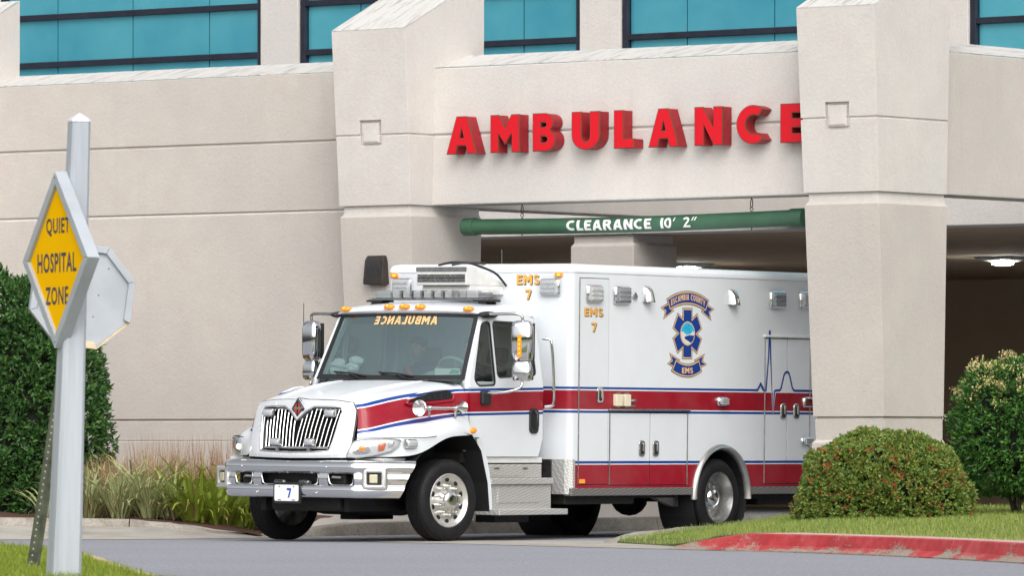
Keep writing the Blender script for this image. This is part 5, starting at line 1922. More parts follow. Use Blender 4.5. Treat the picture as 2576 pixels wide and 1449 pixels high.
for y in (-.155, .155):
    small_lamp(y, .600, .15, .045, xoff=-.01, xa=1.22, parent=bumper)
for s in (1, -1):
    t = .775 * s
    x, y = bump_plan(t)
    x2, y2 = bump_plan(t + .01)
    ang = math.atan2(-(x2 - x), (y2 - y)) * .55
    Mf = Matrix.Translation((x + .022, y + s * .022, .640)) @ Matrix.Rotation(ang, 4, 'Z')
    fg = MB().loft([[Mf @ Vector((d, a, b)) for a, b in roundrect(0, 0, .25 - g, .225 - g, .012)] for g, d in ((0, -.06), (0, .030), (.012, .038), (.075, .046), (.095, .040), (.105, .012))], cap=False).build('fog_light', ALLOY, bumper, smooth=40)
    MB().box(.008, .014, -.08, .08, -.065, .065, M=Mf).build('recess', INK, bumper)
    MB().box(.012, .036, -.05, .035, -.045, .045, M=Mf).build('lens', mat('yellowed_lens', (.62, .58, .40), .25, .2, coat=.6) if 'yellowed_lens' not in MATS else MATS['yellowed_lens'], bumper, bevel=.01)
    for a in (-.11, .11):
        for b in (-.098, .098):
            MB().ellipsoid(Mf @ Vector((.038, a, b)), (.008, .008, .008), 8, 6).build('screw', STEEL, bumper)
for t, z in ((-.33, .49), (.30, .49), (-.50, .755), (.40, .755)):
    x, y = bump_plan(t)
    MB().ellipsoid((x + .040, y, z), (.010, .010, .010), 10, 8).build('bolt', CHROME, bumper, smooth=60)
# number plate
MB().prism(roundrect(.0, .486, .345, .215, .02), 'x', 1.275, 1.308).build('plate_frame', BLACK, bumper, bevel=.006)
MB().prism(roundrect(.0, .486, .305, .165, .015), 'x', 1.309, 1.312).build('number_plate', PAPER, bumper)
front_text('7', .032, .486, .055, .098, 1.3135, BLUE7, 'plate_number', bumper, .05)
for y in (-.09, .09):
    MB().prism([(y - .012, .545), (y + .012, .545), (y, .558)], 'x', 1.312, 1.3135).build('plate_mark', INK, bumper)
    MB().box(1.312, 1.3135, y - .02, y + .02, .410, .418).build('plate_mark', INK, bumper)
# filler between bumper and nose
MB().box(.62, 1.12, -.62, .62, .80, .90).build('valance', BLACKM, amb)
for s in (1, -1):
    MB().box(.55, .98, min(s * .62, s * .98), max(s * .62, s * .98), .815, .85).build('valance', WHITE_DULL, amb)

# ---------------------------------------------------------------- steps
for s in (1, -1):
    def sb(x0, x1, y0, y1, z0, z1):
        return MB().box(x1, x0, min(s * y0, s * y1), max(s * y0, s * y1), z0, z1)
    stp = sb(-.73, -1.83, .80, 1.09, .30, .575).build('step', PLATE, amb, bevel=.006)
    sb(-.74, -1.74, .80, 1.03, .645, .785).build('riser', PLATE, stp, bevel=.006)
    sb(-.70, -1.83, .85, 1.125, .577, .643).build('tread', PLATE, stp, bevel=.008)
    sb(-.66, -1.90, .85, 1.26, .262, .322).build('tread', PLATE, stp, bevel=.008)
    sb(-.80, -1.42, 1.03, 1.036, .665, .77).build('hatch', PLATE, stp, bevel=.003)
    sb(-.86, -1.58, 1.09, 1.098, .385, .555).build('hatch', PLATE, stp, bevel=.003)
    for x in (-.87, -1.38):
        sb(x, x - .09, 1.036, 1.042, .735, .752).build('hatch_latch', STEEL, stp)
    MB().box(-1.80, -.62, min(s * .86, s * .99), max(s * .86, s * .99), .80, .855).build('sill', WHITE_DULL, amb)
    MB().box(-1.55, -.95, min(s * .75, s * 1.0), max(s * .75, s * 1.0), .18, .262).build('step_hanger', UNDER, stp)

# ---------------------------------------------------------------- wheels
R_T = .420


def tyre_mesh(w=.245, tread=True):
    pf = [(.270, -w / 2 + .012), (.285, -w / 2 - .004), (.34, -w / 2 - .012), (.385, -w / 2 - .002), (.408, -w / 2 + .022)]
    nrib = 5
    for k in range(nrib):
        a = -w / 2 + .032 + k * (w - .064) / nrib
        b = a + (w - .064) / nrib
        pf += [(R_T, a + .004), (R_T, b - .004), (R_T - .010, b - .002), (R_T - .010, b + .002)]
    pf += [(.408, w / 2 - .022), (.385, w / 2 + .002), (.34, w / 2 + .012), (.285, w / 2 + .004), (.270, w / 2 - .012)]
    return MB().lathe(pf, 'y', n=64, cap=False).mesh('tyre', RUBBER, smooth=35)


TY = tyre_mesh()


def new(name, me, parent):
    o = bpy.data.objects.new(name, me)
    COL.objects.link(o)
    o.parent = parent
    return o


rim_f = MB().lathe([(.276, -.10), (.272, .10), (.278, .118), (.268, .122), (.256, .112), (.246, .098), (.225, .088), (.19, .082), (.155, .080), (.135, .080), (.001, .080)], 'y', n=48, cap=False).mesh('rim', ALLOY, smooth=35)
hub_f = MB().lathe([(.105, .078), (.105, .12), (.098, .150), (.085, .165), (.05, .172), (.001, .173)], 'y', n=32, cap=False).mesh('hub_cap', HORN, smooth=40)
nut = MB().lathe([(.017, .078), (.017, .105), (.012, .108), (.012, .135), (.005, .145), (.0005, .146)], 'y', n=10, cap=False).mesh('lug_nut', ALLOY, smooth=50)
hole = MB().lathe([(.028, .080), (.028, .0905), (.0005, .0910)], 'y', n=14, cap=False, sx=1.0, sz=.78).mesh('hand_hole', INK, smooth=60)
rim_r = MB().lathe([(.276, -.10), (.272, .10), (.280, .124), (.268, .126), (.258, .10), (.245, .04), (.235, -.03), (.20, -.052), (.15, -.055), (.001, -.055)], 'y', n=48, cap=False).mesh('rim', STEEL, smooth=35)
hub_r = MB().lathe([(.125, -.055), (.122, .01), (.105, .05), (.08, .075), (.04, .085), (.001, .086)], 'y', n=32, cap=False).mesh('hub_cap', CHROME, smooth=40)


def wheel(x, y, s, steer, front):
    w = empty('wheel', (x, y, R_T - .002 if s > 0 else R_T - .024), steer + (0 if s > 0 else PI), amb)
    new('tyre', TY, w)
    new('rim', rim_f if front else rim_r, w)
    new('hub_cap', hub_f if front else hub_r, w)
    for k in range(10):
        a = 2 * PI * (k + .5) / 10
        r = .147 if front else .142
        o = new('lug_nut', nut, w)
        o.location = (r * math.cos(a), 0 if front else -.135, r * math.sin(a))
        if front:
            h = new('hand_hole', hole, w)
            h.location = (.212 * math.cos(a), 0, .212 * math.sin(a))
            h.rotation_euler = (0, -a + PI / 2, 0)
        elif k % 5 == 0:
            h = new('hand_hole', hole, w)
            h.location = (.205 * math.cos(a), -.135, .205 * math.sin(a))
            h.rotation_euler = (0, -a + PI / 2, 0)
    if not front:
        new('tyre', TY, w).location = (0, -.30, 0)
    return w


STEER = math.radians(-9)
wheel(0.02, 1.005, 1, STEER, True)
wheel(0.02, -1.005, -1, STEER, True)
wheel(-4.89, 1.055, 1, 0, False)
wheel(-4.89, -1.055, -1, 0, False)

# ---------------------------------------------------------------- underbody
ub = MB()
for s in (1, -1):
    ub.box(-7.0, 1.05, min(s * .40, s * .47), max(s * .40, s * .47), .52, .76)
ub.build('frame_rail', UNDER, amb)
MB().tube([(0, -.85, .36), (0, -.5, .30), (0, .5, .30), (0, .85, .36)], .05, 8).build('front_axle', UNDER, amb)
MB().tube([(-4.89, -.9, .42), (-4.89, .9, .42)], .06, 10).ellipsoid((-4.89, 0, .40), (.22, .2, .2)).build('rear_axle', UNDER, amb)
MB().box(.3, 1.0, -.45, .45, .30, .56).build('oil_pan', UNDER, amb, bevel=.05)
MB().box(-.62, .62, -.56, .56, .30, .9).build('engine', UNDER, amb, bevel=.04)
MB().box(-1.85, -.6, -.80, .80, .28, .80).build('transmission', UNDER, amb, bevel=.05)
MB().tube([(-1.8, 0, .5), (-4.8, 0, .42)], .05, 8).build('drive_shaft', UNDER, amb)
MB().box(-3.4, -2.1, .45, 1.08, .36, .535).build('battery_box', UNDER, amb, bevel=.02)
MB().box(-4.2, -3.3, -1.05, 1.06, .42, .535).build('floor_frame', UNDER, amb)
MB().box(-7.05, -5.5, -1.05, 1.08, .40, .535).build('floor_frame', UNDER, amb)
MB().box(-6.6, -5.9, .55, 1.02, .33, .41).build('tow_frame', UNDER, amb)
MB().prism([(-3.75, .44), (-4.28, .44), (-4.28, .32), (-4.18, .33)], 'y', .98, 1.05).build('mud_flap', STEEL, amb)
MB().tube([(-2.4, -.6, .35), (-4.2, -.6, .36)], .10, 12).build('exhaust', UNDER, amb, smooth=40)

# ---------------------------------------------------------------- things on the dashboard
def veh(o):
    o.matrix_world = amb.matrix_world @ o.matrix_world
    return o


mb = MB()
for k in range(5):
    cx, cy, cz = -.66 + random.uniform(-.04, .04), -.72 + random.uniform(-.12, .12), 1.72 + .03 * k
    mb.ellipsoid((cx, cy, cz), (.07, .09, .06), 9, 6)
mb.v = [(x + .02 * noise.noise(Vector((x * 25, y * 25, z * 25))), y + .02 * noise.noise(Vector((y * 25, z * 25, x * 25))), z + .015 * noise.noise(Vector((z * 20, x * 20, 1)))) for x, y, z in mb.v]
tag(veh(mb.build('crumpled_paper', PAPER)), 'crumpled white paper on the dashboard behind the windshield', 'paper')
mb = MB()
for k in range(4):
    mb.box(-.74, -.58, -.58 + .02 * k, -.26 + .03 * k, 1.686 + .012 * k, 1.694 + .012 * k, M=Matrix.Rotation(.05 * k, 4, 'Z'))
tag(veh(mb.build('paper_stack', mat('brown_folder', (.25, .17, .15), .8))), 'brown folders lying beside crumpled paper on the dashboard', 'folders')
mb = MB().box(-.58, -.575, .48, .80, 1.70, 1.775, M=Matrix.Identity(4))
cd = tag(veh(mb.build('card', PAPER)), 'white and green card propped low behind the windshield', 'card')
MB().sheet([(-.5735, .66, 1.72), (-.5735, .78, 1.72), (-.5735, .80, 1.76), (-.5735, .70, 1.765)]).build('print', PAPER_G, cd)
mb = MB().box(-.66, -.50, -.02, .26, 1.694, 1.706)
tag(veh(mb.build('blue_folder', PAPER_B)), 'blue folder flat on the dashboard under the wiper', 'folder')

# ================================================================== PEOPLE IN THE CAB
def person(label, y, lean, hands, strap):
    """seated figure grown from a skeleton, in the cab's frame"""
    nodes, radii, edges = [], [], []

    def nd(p, r, parent=None):
        nodes.append(p)
        radii.append(r)
        if parent is not None:
            edges.append((parent, len(nodes) - 1))
        return len(nodes) - 1
    hip = nd((-1.42, y, 1.28), (.17, .14))
    belly = nd((-1.42 + lean * .3, y, 1.46), (.165, .13), hip)
    chest = nd((-1.42 + lean * .8, y, 1.66), (.185, .13), belly)
    neck = nd((-1.40 + lean, y, 1.80), (.075, .07), chest)
    nk2 = nd((-1.385 + lean, y, 1.86), (.058, .058), neck)
    for s in (1, -1):
        sh = nd((-1.42 + lean * .9, y + s * .19, 1.74), (.075, .07), chest)
        hx_, hy_, hz_ = hands[0 if s > 0 else 1]
        el = nd(((-1.42 + lean + hx_) / 2 - .03, y + s * .27, (1.74 + hz_) / 2 - .10), (.055, .05), sh)
        nd((hx_ - .05, hy_ + s * .01, hz_ - .01), (.034, .032), el)
        th = nd((-1.25, y + s * .12, 1.26), (.10, .09), hip)
        kn = nd((-.98, y + s * .15, 1.24), (.075, .07), th)
        nd((-.85, y + s * .15, .98), (.05, .05), kn)
    me = bpy.data.meshes.new('body')
    me.from_pydata(nodes, edges, [])
    o = bpy.data.objects.new('person', me)
    COL.objects.link(o)
    me.materials.append(SHIRT)
    sk = o.modifiers.new('skin', 'SKIN')
    lay = me.skin_vertices[0].data if me.skin_vertices else None
    if lay is None:
        bm = bmesh.new()
        bm.from_mesh(me)
        bm.verts.layers.skin.verify()
        bm.to_mesh(me)
        bm.free()
        lay = me.skin_vertices[0].data
    for i, r in enumerate(radii):
        lay[i].radius = r
    lay[0].use_root = True
    ss = o.modifiers.new('sub', 'SUBSURF')
    ss.levels = ss.render_levels = 2
    o.matrix_world = amb.matrix_world.copy()
    tag(o, label, 'person', 'crew in the ambulance cab')
    hx0 = -1.365 + lean
    # head: egg shaped skull with jaw, nose, brows, ears
    rows = []
    for k in range(13):
        a = -PI / 2 + PI * k / 12
        z = 1.985 + .118 * math.sin(a)
        r = math.cos(a)
        jaw = max(0, -math.sin(a))
        rows.append([(hx0 + (.095 - .012 * jaw) * r * math.cos(b) + .018 * jaw, y + (.078 - .020 * jaw) * r * math.sin(b), z) for b in [2 * PI * j / 18 for j in range(18)]])
    hm = MB().loft(rows)
    hm.ellipsoid((hx0 + .098, y, 1.972), (.022, .014, .022), 10, 6)
    for s in (1, -1):
        hm.ellipsoid((hx0 - .005, y + s * .080, 1.98), (.020, .010, .032), 8, 6)
    head = hm.build('head', SKIN, o, smooth=60)
    for s in (1, -1):
        MB().ellipsoid((hx0 + .088, y + s * .031, 1.998), (.008, .012, .007), 8, 6).build('eye', INK, head)
        MB().ellipsoid((hx0 + .089, y + s * .031, 2.018), (.008, .018, .004), 8, 6).build('eyebrow', HAIR, head)
    MB().ellipsoid((hx0 + .090, y, 1.925), (.008, .024, .006), 8, 6).build('mouth', mat('lip', (.30, .10, .08), .5) if 'lip' not in MATS else MATS['lip'], head)
    MB().ellipsoid((hx0 - .018, y, 2.035), (.102, .090, .085), 14, 8).build('hair', HAIR, o, smooth=60)
    # hands with fingers
    for s, (hx_, hy_, hz_) in zip((1, -1), hands):
        hb = MB().ellipsoid((hx_ - .02, hy_, hz_), (.045, .040, .022), 10, 6)
        for k in range(4):
            yy = hy_ + (k - 1.5) * .019
            ln = (.045, .052, .055, .042)[k]
            hb.tube([(hx_ + .01, yy, hz_ + .006), (hx_ + .01 + ln * .7, yy, hz_ + .012), (hx_ + .01 + ln, yy, hz_ - .012), (hx_ + ln * .7, yy, hz_ - .028)], .0085, 6)
        hb.tube([(hx_ - .02, hy_ - s * .038, hz_), (hx_ + .01, hy_ - s * .055, hz_ - .012), (hx_ + .03, hy_ - s * .05, hz_ - .022)], .010, 6)
        hb.build('hand', SKIN, o, smooth=60)
    if strap:
        MB().grid([[(-1.36 + lean * .9 + .06, y - .13 + dy, 1.80), (-1.30 + lean * .7 + .04, y - .03 + dy, 1.62), (-1.27 + lean * .3 + .03, y + .09 + dy, 1.42)] for dy in (0, .06)]).build('seat_belt', STRAP, o)
        MB().prism([(y + .06, 1.64), (y + .13, 1.64), (y + .13, 1.70), (y + .095, 1.72), (y + .06, 1.70)], 'x', -1.42 + lean * .8 + .135, -1.42 + lean * .8 + .139).build('badge', GREY_TRIM, o)
    return o


person('driver in a dark uniform holding the steering wheel', .46, .10, [(-.98, .64, 1.80), (-.98, .27, 1.78)], False)
person('crew member in a dark shirt with a red seat belt beside the driver', -.22, .12, [(-1.05, -.10, 1.35), (-1.05, -.34, 1.35)], True)

# ================================================================== SIGNPOST WITH TWO BOARDS
PX, PZ = -2.975, 43.5
post = empty('signpost', (PX, PZ, 0.05))
tag(post, 'grey wooden post carrying a yellow QUIET HOSPITAL ZONE diamond', 'sign')
LEAN = 0.105 / 3.08


def post_ring(z, h):
    c = h * 0.30
    a0 = math.radians(24)
    out = []
    for x, y in ((-h, -h + c), (-h + c, -h), (h - c, -h), (h, -h + c), (h, h - c), (h - c, h), (-h + c, h), (-h, h - c)):
        out.append((x * math.cos(a0) - y * math.sin(a0) + LEAN * z, x * math.sin(a0) + y * math.cos(a0), z))
    return out


pr = [post_ring(z, np.interp(z, [-0.3, 1.41, 3.08], [0.105, 0.082, 0.064])) for z in (-0.3, 0.0, 0.8, 1.6, 2.4, 3.07)]
MB().loft(pr).build('post', POST, post, bevel=0.004)
MB().loft([post_ring(3.071, 0.067), post_ring(3.087, 0.065), post_ring(3.13, 0.004)]).build('post_cap', mat('pale_cap', (.68, .71, .76), .6), post)

SC_PX = PZ / FPX
# diamond board
th = math.radians(64.5)
nD = Vector((-math.sin(th), -math.cos(th), 0))
tD = Vector((math.cos(th), -math.sin(th), 0))           # to the right along the board as seen
zc = 0.95 + (1130 - 654) * SC_PX - 0.05
cD = Vector((LEAN * zc, 0, zc)) + nD * 0.105
MD = Matrix(((tD.x, 0, nD.x, cD.x), (tD.y, 0, nD.y, cD.y), (tD.z, 1, nD.z, cD.z), (0, 0, 0, 1)))   # board x, board y up, out
HD = 0.59
board = MB().prism([(0, -HD + .03), (HD - .03, 0), (0, HD - .03), (-HD + .03, 0)], 'z', -.02, .012).xform(MD).build('diamond_board', SIGN_Y, post)
corners = [(0, HD), (HD, 0), (0, -HD), (-HD, 0)]
for i in range(4):
    a, b = Vector(corners[i]), Vector(corners[(i + 1) % 4])
    ia, ib = a * (1 - .062 / HD * 1.414 / 1.0), b * (1 - .062 / HD * 1.414 / 1.0)
    e = (b - a).normalized() * .002
    MB().prism([tuple(a + e), tuple(b - e), tuple(ib - e), tuple(ia + e)], 'z', -.05, .036).xform(MD).build('frame_rail', POST_GREY, board, bevel=.003)
for s_, w_, h_, yc, dx in (('QUIET', .43, .125, .218, .0), ('HOSPITAL', .72, .135, -.018, -.02), ('ZONE', .42, .125, -.238, -.02)):
    t = text_mb(s_, w_ * .974, h_ * .974, bold=.02, spacing=1.1)
    t.v = [(x + dx, y + yc, .0135) for x, y, z in t.v]
    t.xform(MD).build('lettering', SIGN_INK, board)
for x, y in ((0, HD - .045), (0, -HD + .045)):
    MB().ellipsoid((x, y, .036), (.006, .006, .004), 8, 6).xform(MD).build('screw', INK, board)

# leaning perforated steel channel
b0 = on_ground(82, 1436, .075)
uc = empty('steel_post', b0)
tag(uc, 'leaning rusty green steel channel carrying an octagonal board seen from behind', 'sign')
tip = at_depth(196, 690, b0.y + .12) - b0
axis = tip.normalized()
sx_ = axis.cross(Vector((0, 1, 0))).normalized()
sx_ = Vector((1, 0, 0)) - axis * axis.x
sx_.normalize()
sy_ = axis.cross(sx_)
MU = Matrix(((sx_.x, sy_.x, axis.x, 0), (sx_.y, sy_.y, axis.y, 0), (sx_.z, sy_.z, axis.z, 0), (0, 0, 0, 1))) @ Matrix.Rotation(math.radians(-28), 4, 'Z')
Lh = tip.length
prof_u = [(-.052, .0), (-.036, .0), (-.022, -.028), (.022, -.028), (.036, .0), (.052, .0), (.052, -.005), (.038, -.005), (.025, -.033), (-.025, -.033), (-.038, -.005), (-.052, -.005)]
MB().prism(prof_u, 'z', -.1, Lh).xform(MU).build('channel', POST_GREEN, uc)
nh = 44
for k in range(nh):
    z = .06 + k * (Lh - .1) / nh
    MB().lathe([(.0065, -.0341), (.0065, -.0335)], 'y', (0, 0, z), 10).xform(MU).build('hole', mat('hole_light', (.42, .42, .38), .8) if 'hole_light' not in MATS else MATS['hole_light'], uc)


# octagon board seen from behind, fixed to the channel
tb = math.radians(16)
nO = Vector((math.sin(tb), -math.cos(tb), 0))
tO = Vector((math.cos(tb), math.sin(tb), 0))
cO = at_depth(206, 744, b0.y + .16) - b0
MO = Matrix(((tO.x, 0, nO.x, cO.x), (tO.y, 0, nO.y, cO.y), (tO.z, 1, nO.z, cO.z), (0, 0, 0, 1)))
MO = MO @ Matrix.Rotation(math.radians(-7.5), 4, 'Z')
RO = .403


def octp(r):
    return [(r * math.cos(PI / 8 + k * PI / 4), r * math.sin(PI / 8 + k * PI / 4)) for k in range(8)]


MB().prism(octp(RO - .02), 'z', -.01, .006).xform(MO).build('octagon_board', POST_GREY, uc)
o8, i8 = octp(RO), octp(RO - .052)
for k in range(8):
    k2 = (k + 1) % 8
    if k == 6:      # this rail has split away and shows bare wood
        MB().prism([o8[k], o8[k2], tuple(np.array(i8[k2]) * .35 + np.array(o8[k2]) * .65), tuple(np.array(i8[k]) * .35 + np.array(o8[k]) * .65)], 'z', -.02, .004).xform(MO).build('frame_rail', WOOD_EDGE, uc)
        continue
    a, b, c, d = [Vector(p) for p in (o8[k], o8[k2], i8[k2], i8[k])]
    e = (b - a).normalized() * .0015
    MB().prism([tuple(a + e), tuple(b - e), tuple(c - e), tuple(d + e)], 'z', -.03, .036).xform(MO).build('frame_rail', WOOD_EDGE if k == 5 else POST_GREY, uc, bevel=.003)
for x, y in ((.12, .02), (.10, -.14), (.17, .22), (-.2, .05)):
    MB().ellipsoid((x, y, .006), (.006, .006, .003), 8, 6).xform(MO).build('screw', RUST, uc)



# ================================================================== PLANTS
def leaf_cards(base, dirs, ups, ln, wd, fold=.25):
    """one folded leaf for each base point: 4 verts, 2 faces"""
    side = np.cross(dirs, ups)
    side /= np.linalg.norm(side, axis=1, keepdims=True) + 1e-9
    nrm = np.cross(side, dirs)
    n = len(base)
    ln, wd = ln[:, None], wd[:, None]
    mid = base + dirs * ln * .5
    V = np.stack([base, mid + side * wd / 2 + nrm * wd * fold, base + dirs * ln, mid - side * wd / 2 + nrm * wd * fold], 1).reshape(-1, 3)
    o = np.arange(n) * 4
    F = np.concatenate([np.stack([o, o + 1, o + 2], 1), np.stack([o, o + 2, o + 3], 1)])
    return V, F


def unit(a):
    return a / (np.linalg.norm(a, axis=1, keepdims=True) + 1e-9)


def sprigs(P, N, per, ln, wd, rg, spread=1.1, jit=.5):
    """tufts of leaves at points P pointing roughly along N"""
    k = np.repeat(np.arange(len(P)), per)
    d = unit(N[k] + rg.normal(0, spread, (len(k), 3)) * .62)
    up = unit(N[k] + rg.normal(0, .5, (len(k), 3)))
    b = P[k] + rg.normal(0, ln * .25, (len(k), 3))
    l_ = ln * rg.uniform(1 - jit, 1 + jit * .6, len(k))
    return leaf_cards(b, d, up, l_, wd * rg.uniform(.7, 1.25, len(k)))


def crown_points(n, rg, rx, ry, h0, h1, pw, bump, seed, shell=(.78, 1.03), zmin=None):
    """points and outward normals through the outer volume of a lumpy rounded crown"""
    d = unit(rg.normal(0, 1, (n, 3)))
    # superellipsoid radius
    r = (np.abs(d[:, 0]) ** pw + np.abs(d[:, 1]) ** pw + np.abs(d[:, 2]) ** pw) ** (-1 / pw)
    lump = np.array([noise.noise(Vector((x * 2.2 + seed, y * 2.2, z * 2.2))) + .5 * noise.noise(Vector((x * 5 + seed, y * 5, z * 5))) for x, y, z in d])
    r = r * (1 + bump * lump) * (shell[0] + (shell[1] - shell[0]) * rg.random(n) ** .5)
    hz = (h1 - h0) / 2
    P = d * r[:, None] * np.array([rx, ry, hz]) + np.array([0, 0, (h0 + h1) / 2])
    if zmin is not None:
        k = P[:, 2] > zmin
        P, d = P[k], d[k]
    N = unit(d / np.array([rx, ry, hz]) + np.array([0, 0, .35]))
    return P, N


def to_cam(P, N, thr=-.25):
    """drop what faces well away from the street side"""
    k = N[:, 1] < -thr
    return P[k], N[k]


def merge(parts):
    V, F, M, o = [], [], [], 0
    for (v, f), m in parts:
        V.append(v)
        F.append(f + o)
        M += [m] * len(f)
        o += len(v)
    return np.concatenate(V).tolist(), np.concatenate(F).tolist(), M


def core(rx, ry, h0, h1, pw, m, parent, k=.80):  # solid filler added inside the leaves to block light and gaps
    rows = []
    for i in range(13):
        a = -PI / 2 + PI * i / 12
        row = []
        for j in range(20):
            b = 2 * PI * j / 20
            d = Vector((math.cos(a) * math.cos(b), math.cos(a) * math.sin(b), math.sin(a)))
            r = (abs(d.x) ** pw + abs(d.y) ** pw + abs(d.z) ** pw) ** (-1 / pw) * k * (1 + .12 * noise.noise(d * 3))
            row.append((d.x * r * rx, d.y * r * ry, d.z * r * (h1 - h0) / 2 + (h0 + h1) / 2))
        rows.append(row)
    return MB().loft(rows).build('shade_core', m, parent, smooth=180)


CORE_SHADE = mat('crown_shade', (.007, .010, .004), .95, var=.6, vscale=30, bump=1, bscale=40)  # near black: the crown's inner shade is put into this colour

# tall dark shrub in the planting bed
g0 = at_depth(48, 1300, 73.4)
sh = empty('shrub', (g0.x, g0.y, .2))
tag(sh, 'tall dark green glossy shrub standing behind the signpost', 'shrub')
rg = np.random.default_rng(21)
P, N = crown_points(8500, rg, .99, .9, -1.5, 2.66, 2.15, .09, 4.0, zmin=.02)
P, N = to_cam(P, N)
a1 = sprigs(P, N, 8, .078, .034, rg)
k = rg.choice(len(P), 26)
k = k[P[k][:, 2] < 1.5]
a2 = sprigs(P[k] + N[k] * .03, N[k], 6, .03, .018, rg)
V, F, M = merge([(a1, 0), (a2, 1)])
stuff('crown', fast_mesh('crown', V, F, None, M, [LEAF_DARK, FLOWER_O]), None, None, sh)
core(.99, .9, -1.5, 2.66, 2.15, CORE_SHADE, sh, .80)
MB().tube([(0, 0, -.2), (.05, 0, .5), (.02, .05, 1.4)], [.05, .04, .02], 8).build('trunk', BARK, sh)

# low azalea mound in front of the corner pier
g0 = at_depth(2224, 1300, 66.4)
sh = empty('shrub', (g0.x, g0.y, .23))
tag(sh, 'low rounded azalea bush with red tinged leaves before the corner pier', 'shrub')
rg = np.random.default_rng(31)
P, N = crown_points(9500, rg, .84, .76, -.45, .855, 2.35, .12, 9.0, shell=(.84, 1.03), zmin=.015)
P, N = to_cam(P, N)
a1 = sprigs(P, N, 8, .042, .028, rg)
k = rg.choice(np.where(np.array([noise.noise(Vector(tuple(p * 3.0))) for p in P]) > .0)[0], 420)
k = k[(P[k][:, 2] < .70)]
a2 = sprigs(P[k] + N[k] * .025, N[k], 3, .036, .022, rg)
V, F, M = merge([(a1, 0), (a2, 1)])
stuff('crown', fast_mesh('crown', V, F, None, M, [LEAF_AZALEA, LEAF_RED]), None, None, sh)
core(.84, .76, -.45, .855, 2.35, CORE_SHADE, sh, .86)
tw = MB()
for k_ in range(14):
    a = rg.uniform(PI, 2 * PI)
    tw.tube([(.2 * math.cos(a), .2 * math.sin(a), 0), (.6 * math.cos(a), .5 * math.sin(a), .18), (.86 * math.cos(a), .74 * math.sin(a), .30 + .3 * rg.random())], [.012, .008, .004], 5)
tw.build('twig', BARK, sh)
gm = MB().lathe([(1.0, .0), (.6, .035), (.01, .05)], 'z', (g0.x, g0.y, .21), 28, sx=.98, sz=.9)
tag(gm.build('mulch_patch', SOIL), 'dark mulch ring under the azalea bush', kind='structure')

# privet with cream blossom and bare stems
g0 = at_depth(2582, 1285, 67.2)
sh = empty('shrub', (g0.x, g0.y, .29))
tag(sh, 'green privet bush with cream blossom and bare stems below', 'shrub')
rg = np.random.default_rng(41)
P, N = crown_points(3000, rg, .72, .72, .20, 1.55, 2.6, .12, 14.0, shell=(.7, 1.04))
P, N = to_cam(P, N, -.35)
a1 = sprigs(P, N, 8, .062, .026, rg)
top = np.where((P[:, 2] > 1.05) & (N[:, 2] > .05))[0]
k = rg.choice(top, 190)
bl = P[k] + N[k] * .05
bl = np.repeat(bl, 14, 0) + rg.normal(0, .026, (len(k) * 14, 3)) + np.array([0, 0, .02])
a2 = sprigs(bl, np.tile([[0, -.3, 1.0]], (len(bl), 1)), 2, .023, .015, rg)
k = rg.choice(len(P), 5)
a3 = sprigs(np.repeat(P[k] + N[k] * .05, 8, 0) + rg.normal(0, .018, (40, 3)), np.tile([[0, -1, .4]], (40, 1)), 2, .024, .016, rg)
V, F, M = merge([(a1, 0), (a2, 1), (a3, 2)])
stuff('crown', fast_mesh('crown', V, F, None, M, [LEAF_PRIVET, BLOSSOM, BLOSSOM_W]), None, None, sh)
core(.72, .72, .22, 1.55, 2.6, CORE_SHADE, sh, .74)
for k_ in range(7):
    a = 2 * PI * k_ / 7 + .4
    x0, y0 = .10 * math.cos(a), .08 * math.sin(a)
    pts = [(x0, y0, -.12), (x0 * 2 + rg.normal(0, .04), y0 * 2, .12), (x0 * 3.2 + rg.normal(0, .06), y0 * 3, .30), (.50 * math.cos(a), .4 * math.sin(a), .62)]
    MB().tube(resample(pts, 9), [.024 - .0018 * i for i in range(9)], 6).build('stem', BARK, sh, smooth=60)


# strap leaved clumps: every leaf is a part, meshes shared
def strap_mesh(L_, w, arch, kink, m, seed):
    rg_ = random.Random(seed)
    n_ = 7
    rows = []
    x = z = 0.0
    ang = math.radians(84 - 10 * rg_.random())
    tw_ = rg_.uniform(-.3, .3)
    for i in range(n_ + 1):
        t = i / n_
        ww = w * (0.55 + 1.3 * t) if t < .35 else w * 1.0 * (1 - ((t - .35) / .65) ** 1.8) + .0012
        c_, s_ = math.cos(tw_ * t), math.sin(tw_ * t)
        rows.append([(x - ww * .12 * s_, -ww * c_, z + ww * .10), (x + .18 * ww, 0, z - .10 * ww), (x, ww * c_, z + ww * .10)])
        st = L_ / n_
        x += math.cos(ang) * st
        z += math.sin(ang) * st
        ang -= arch * (0.35 + 1.5 * t) / n_ * (1 + (kink if t > .6 else 0))
    mb_ = MB().grid(rows)
    me = mb_.mesh('leaf', m, smooth=180)
    uvl = me.uv_layers.new(name='UVMap')
    cols = 3
    for lp in me.loops:
        r_, c2 = divmod(lp.vertex_index, cols)
        uvl.data[lp.index].uv = (c2 / 2.0, r_ / n_)
    return me


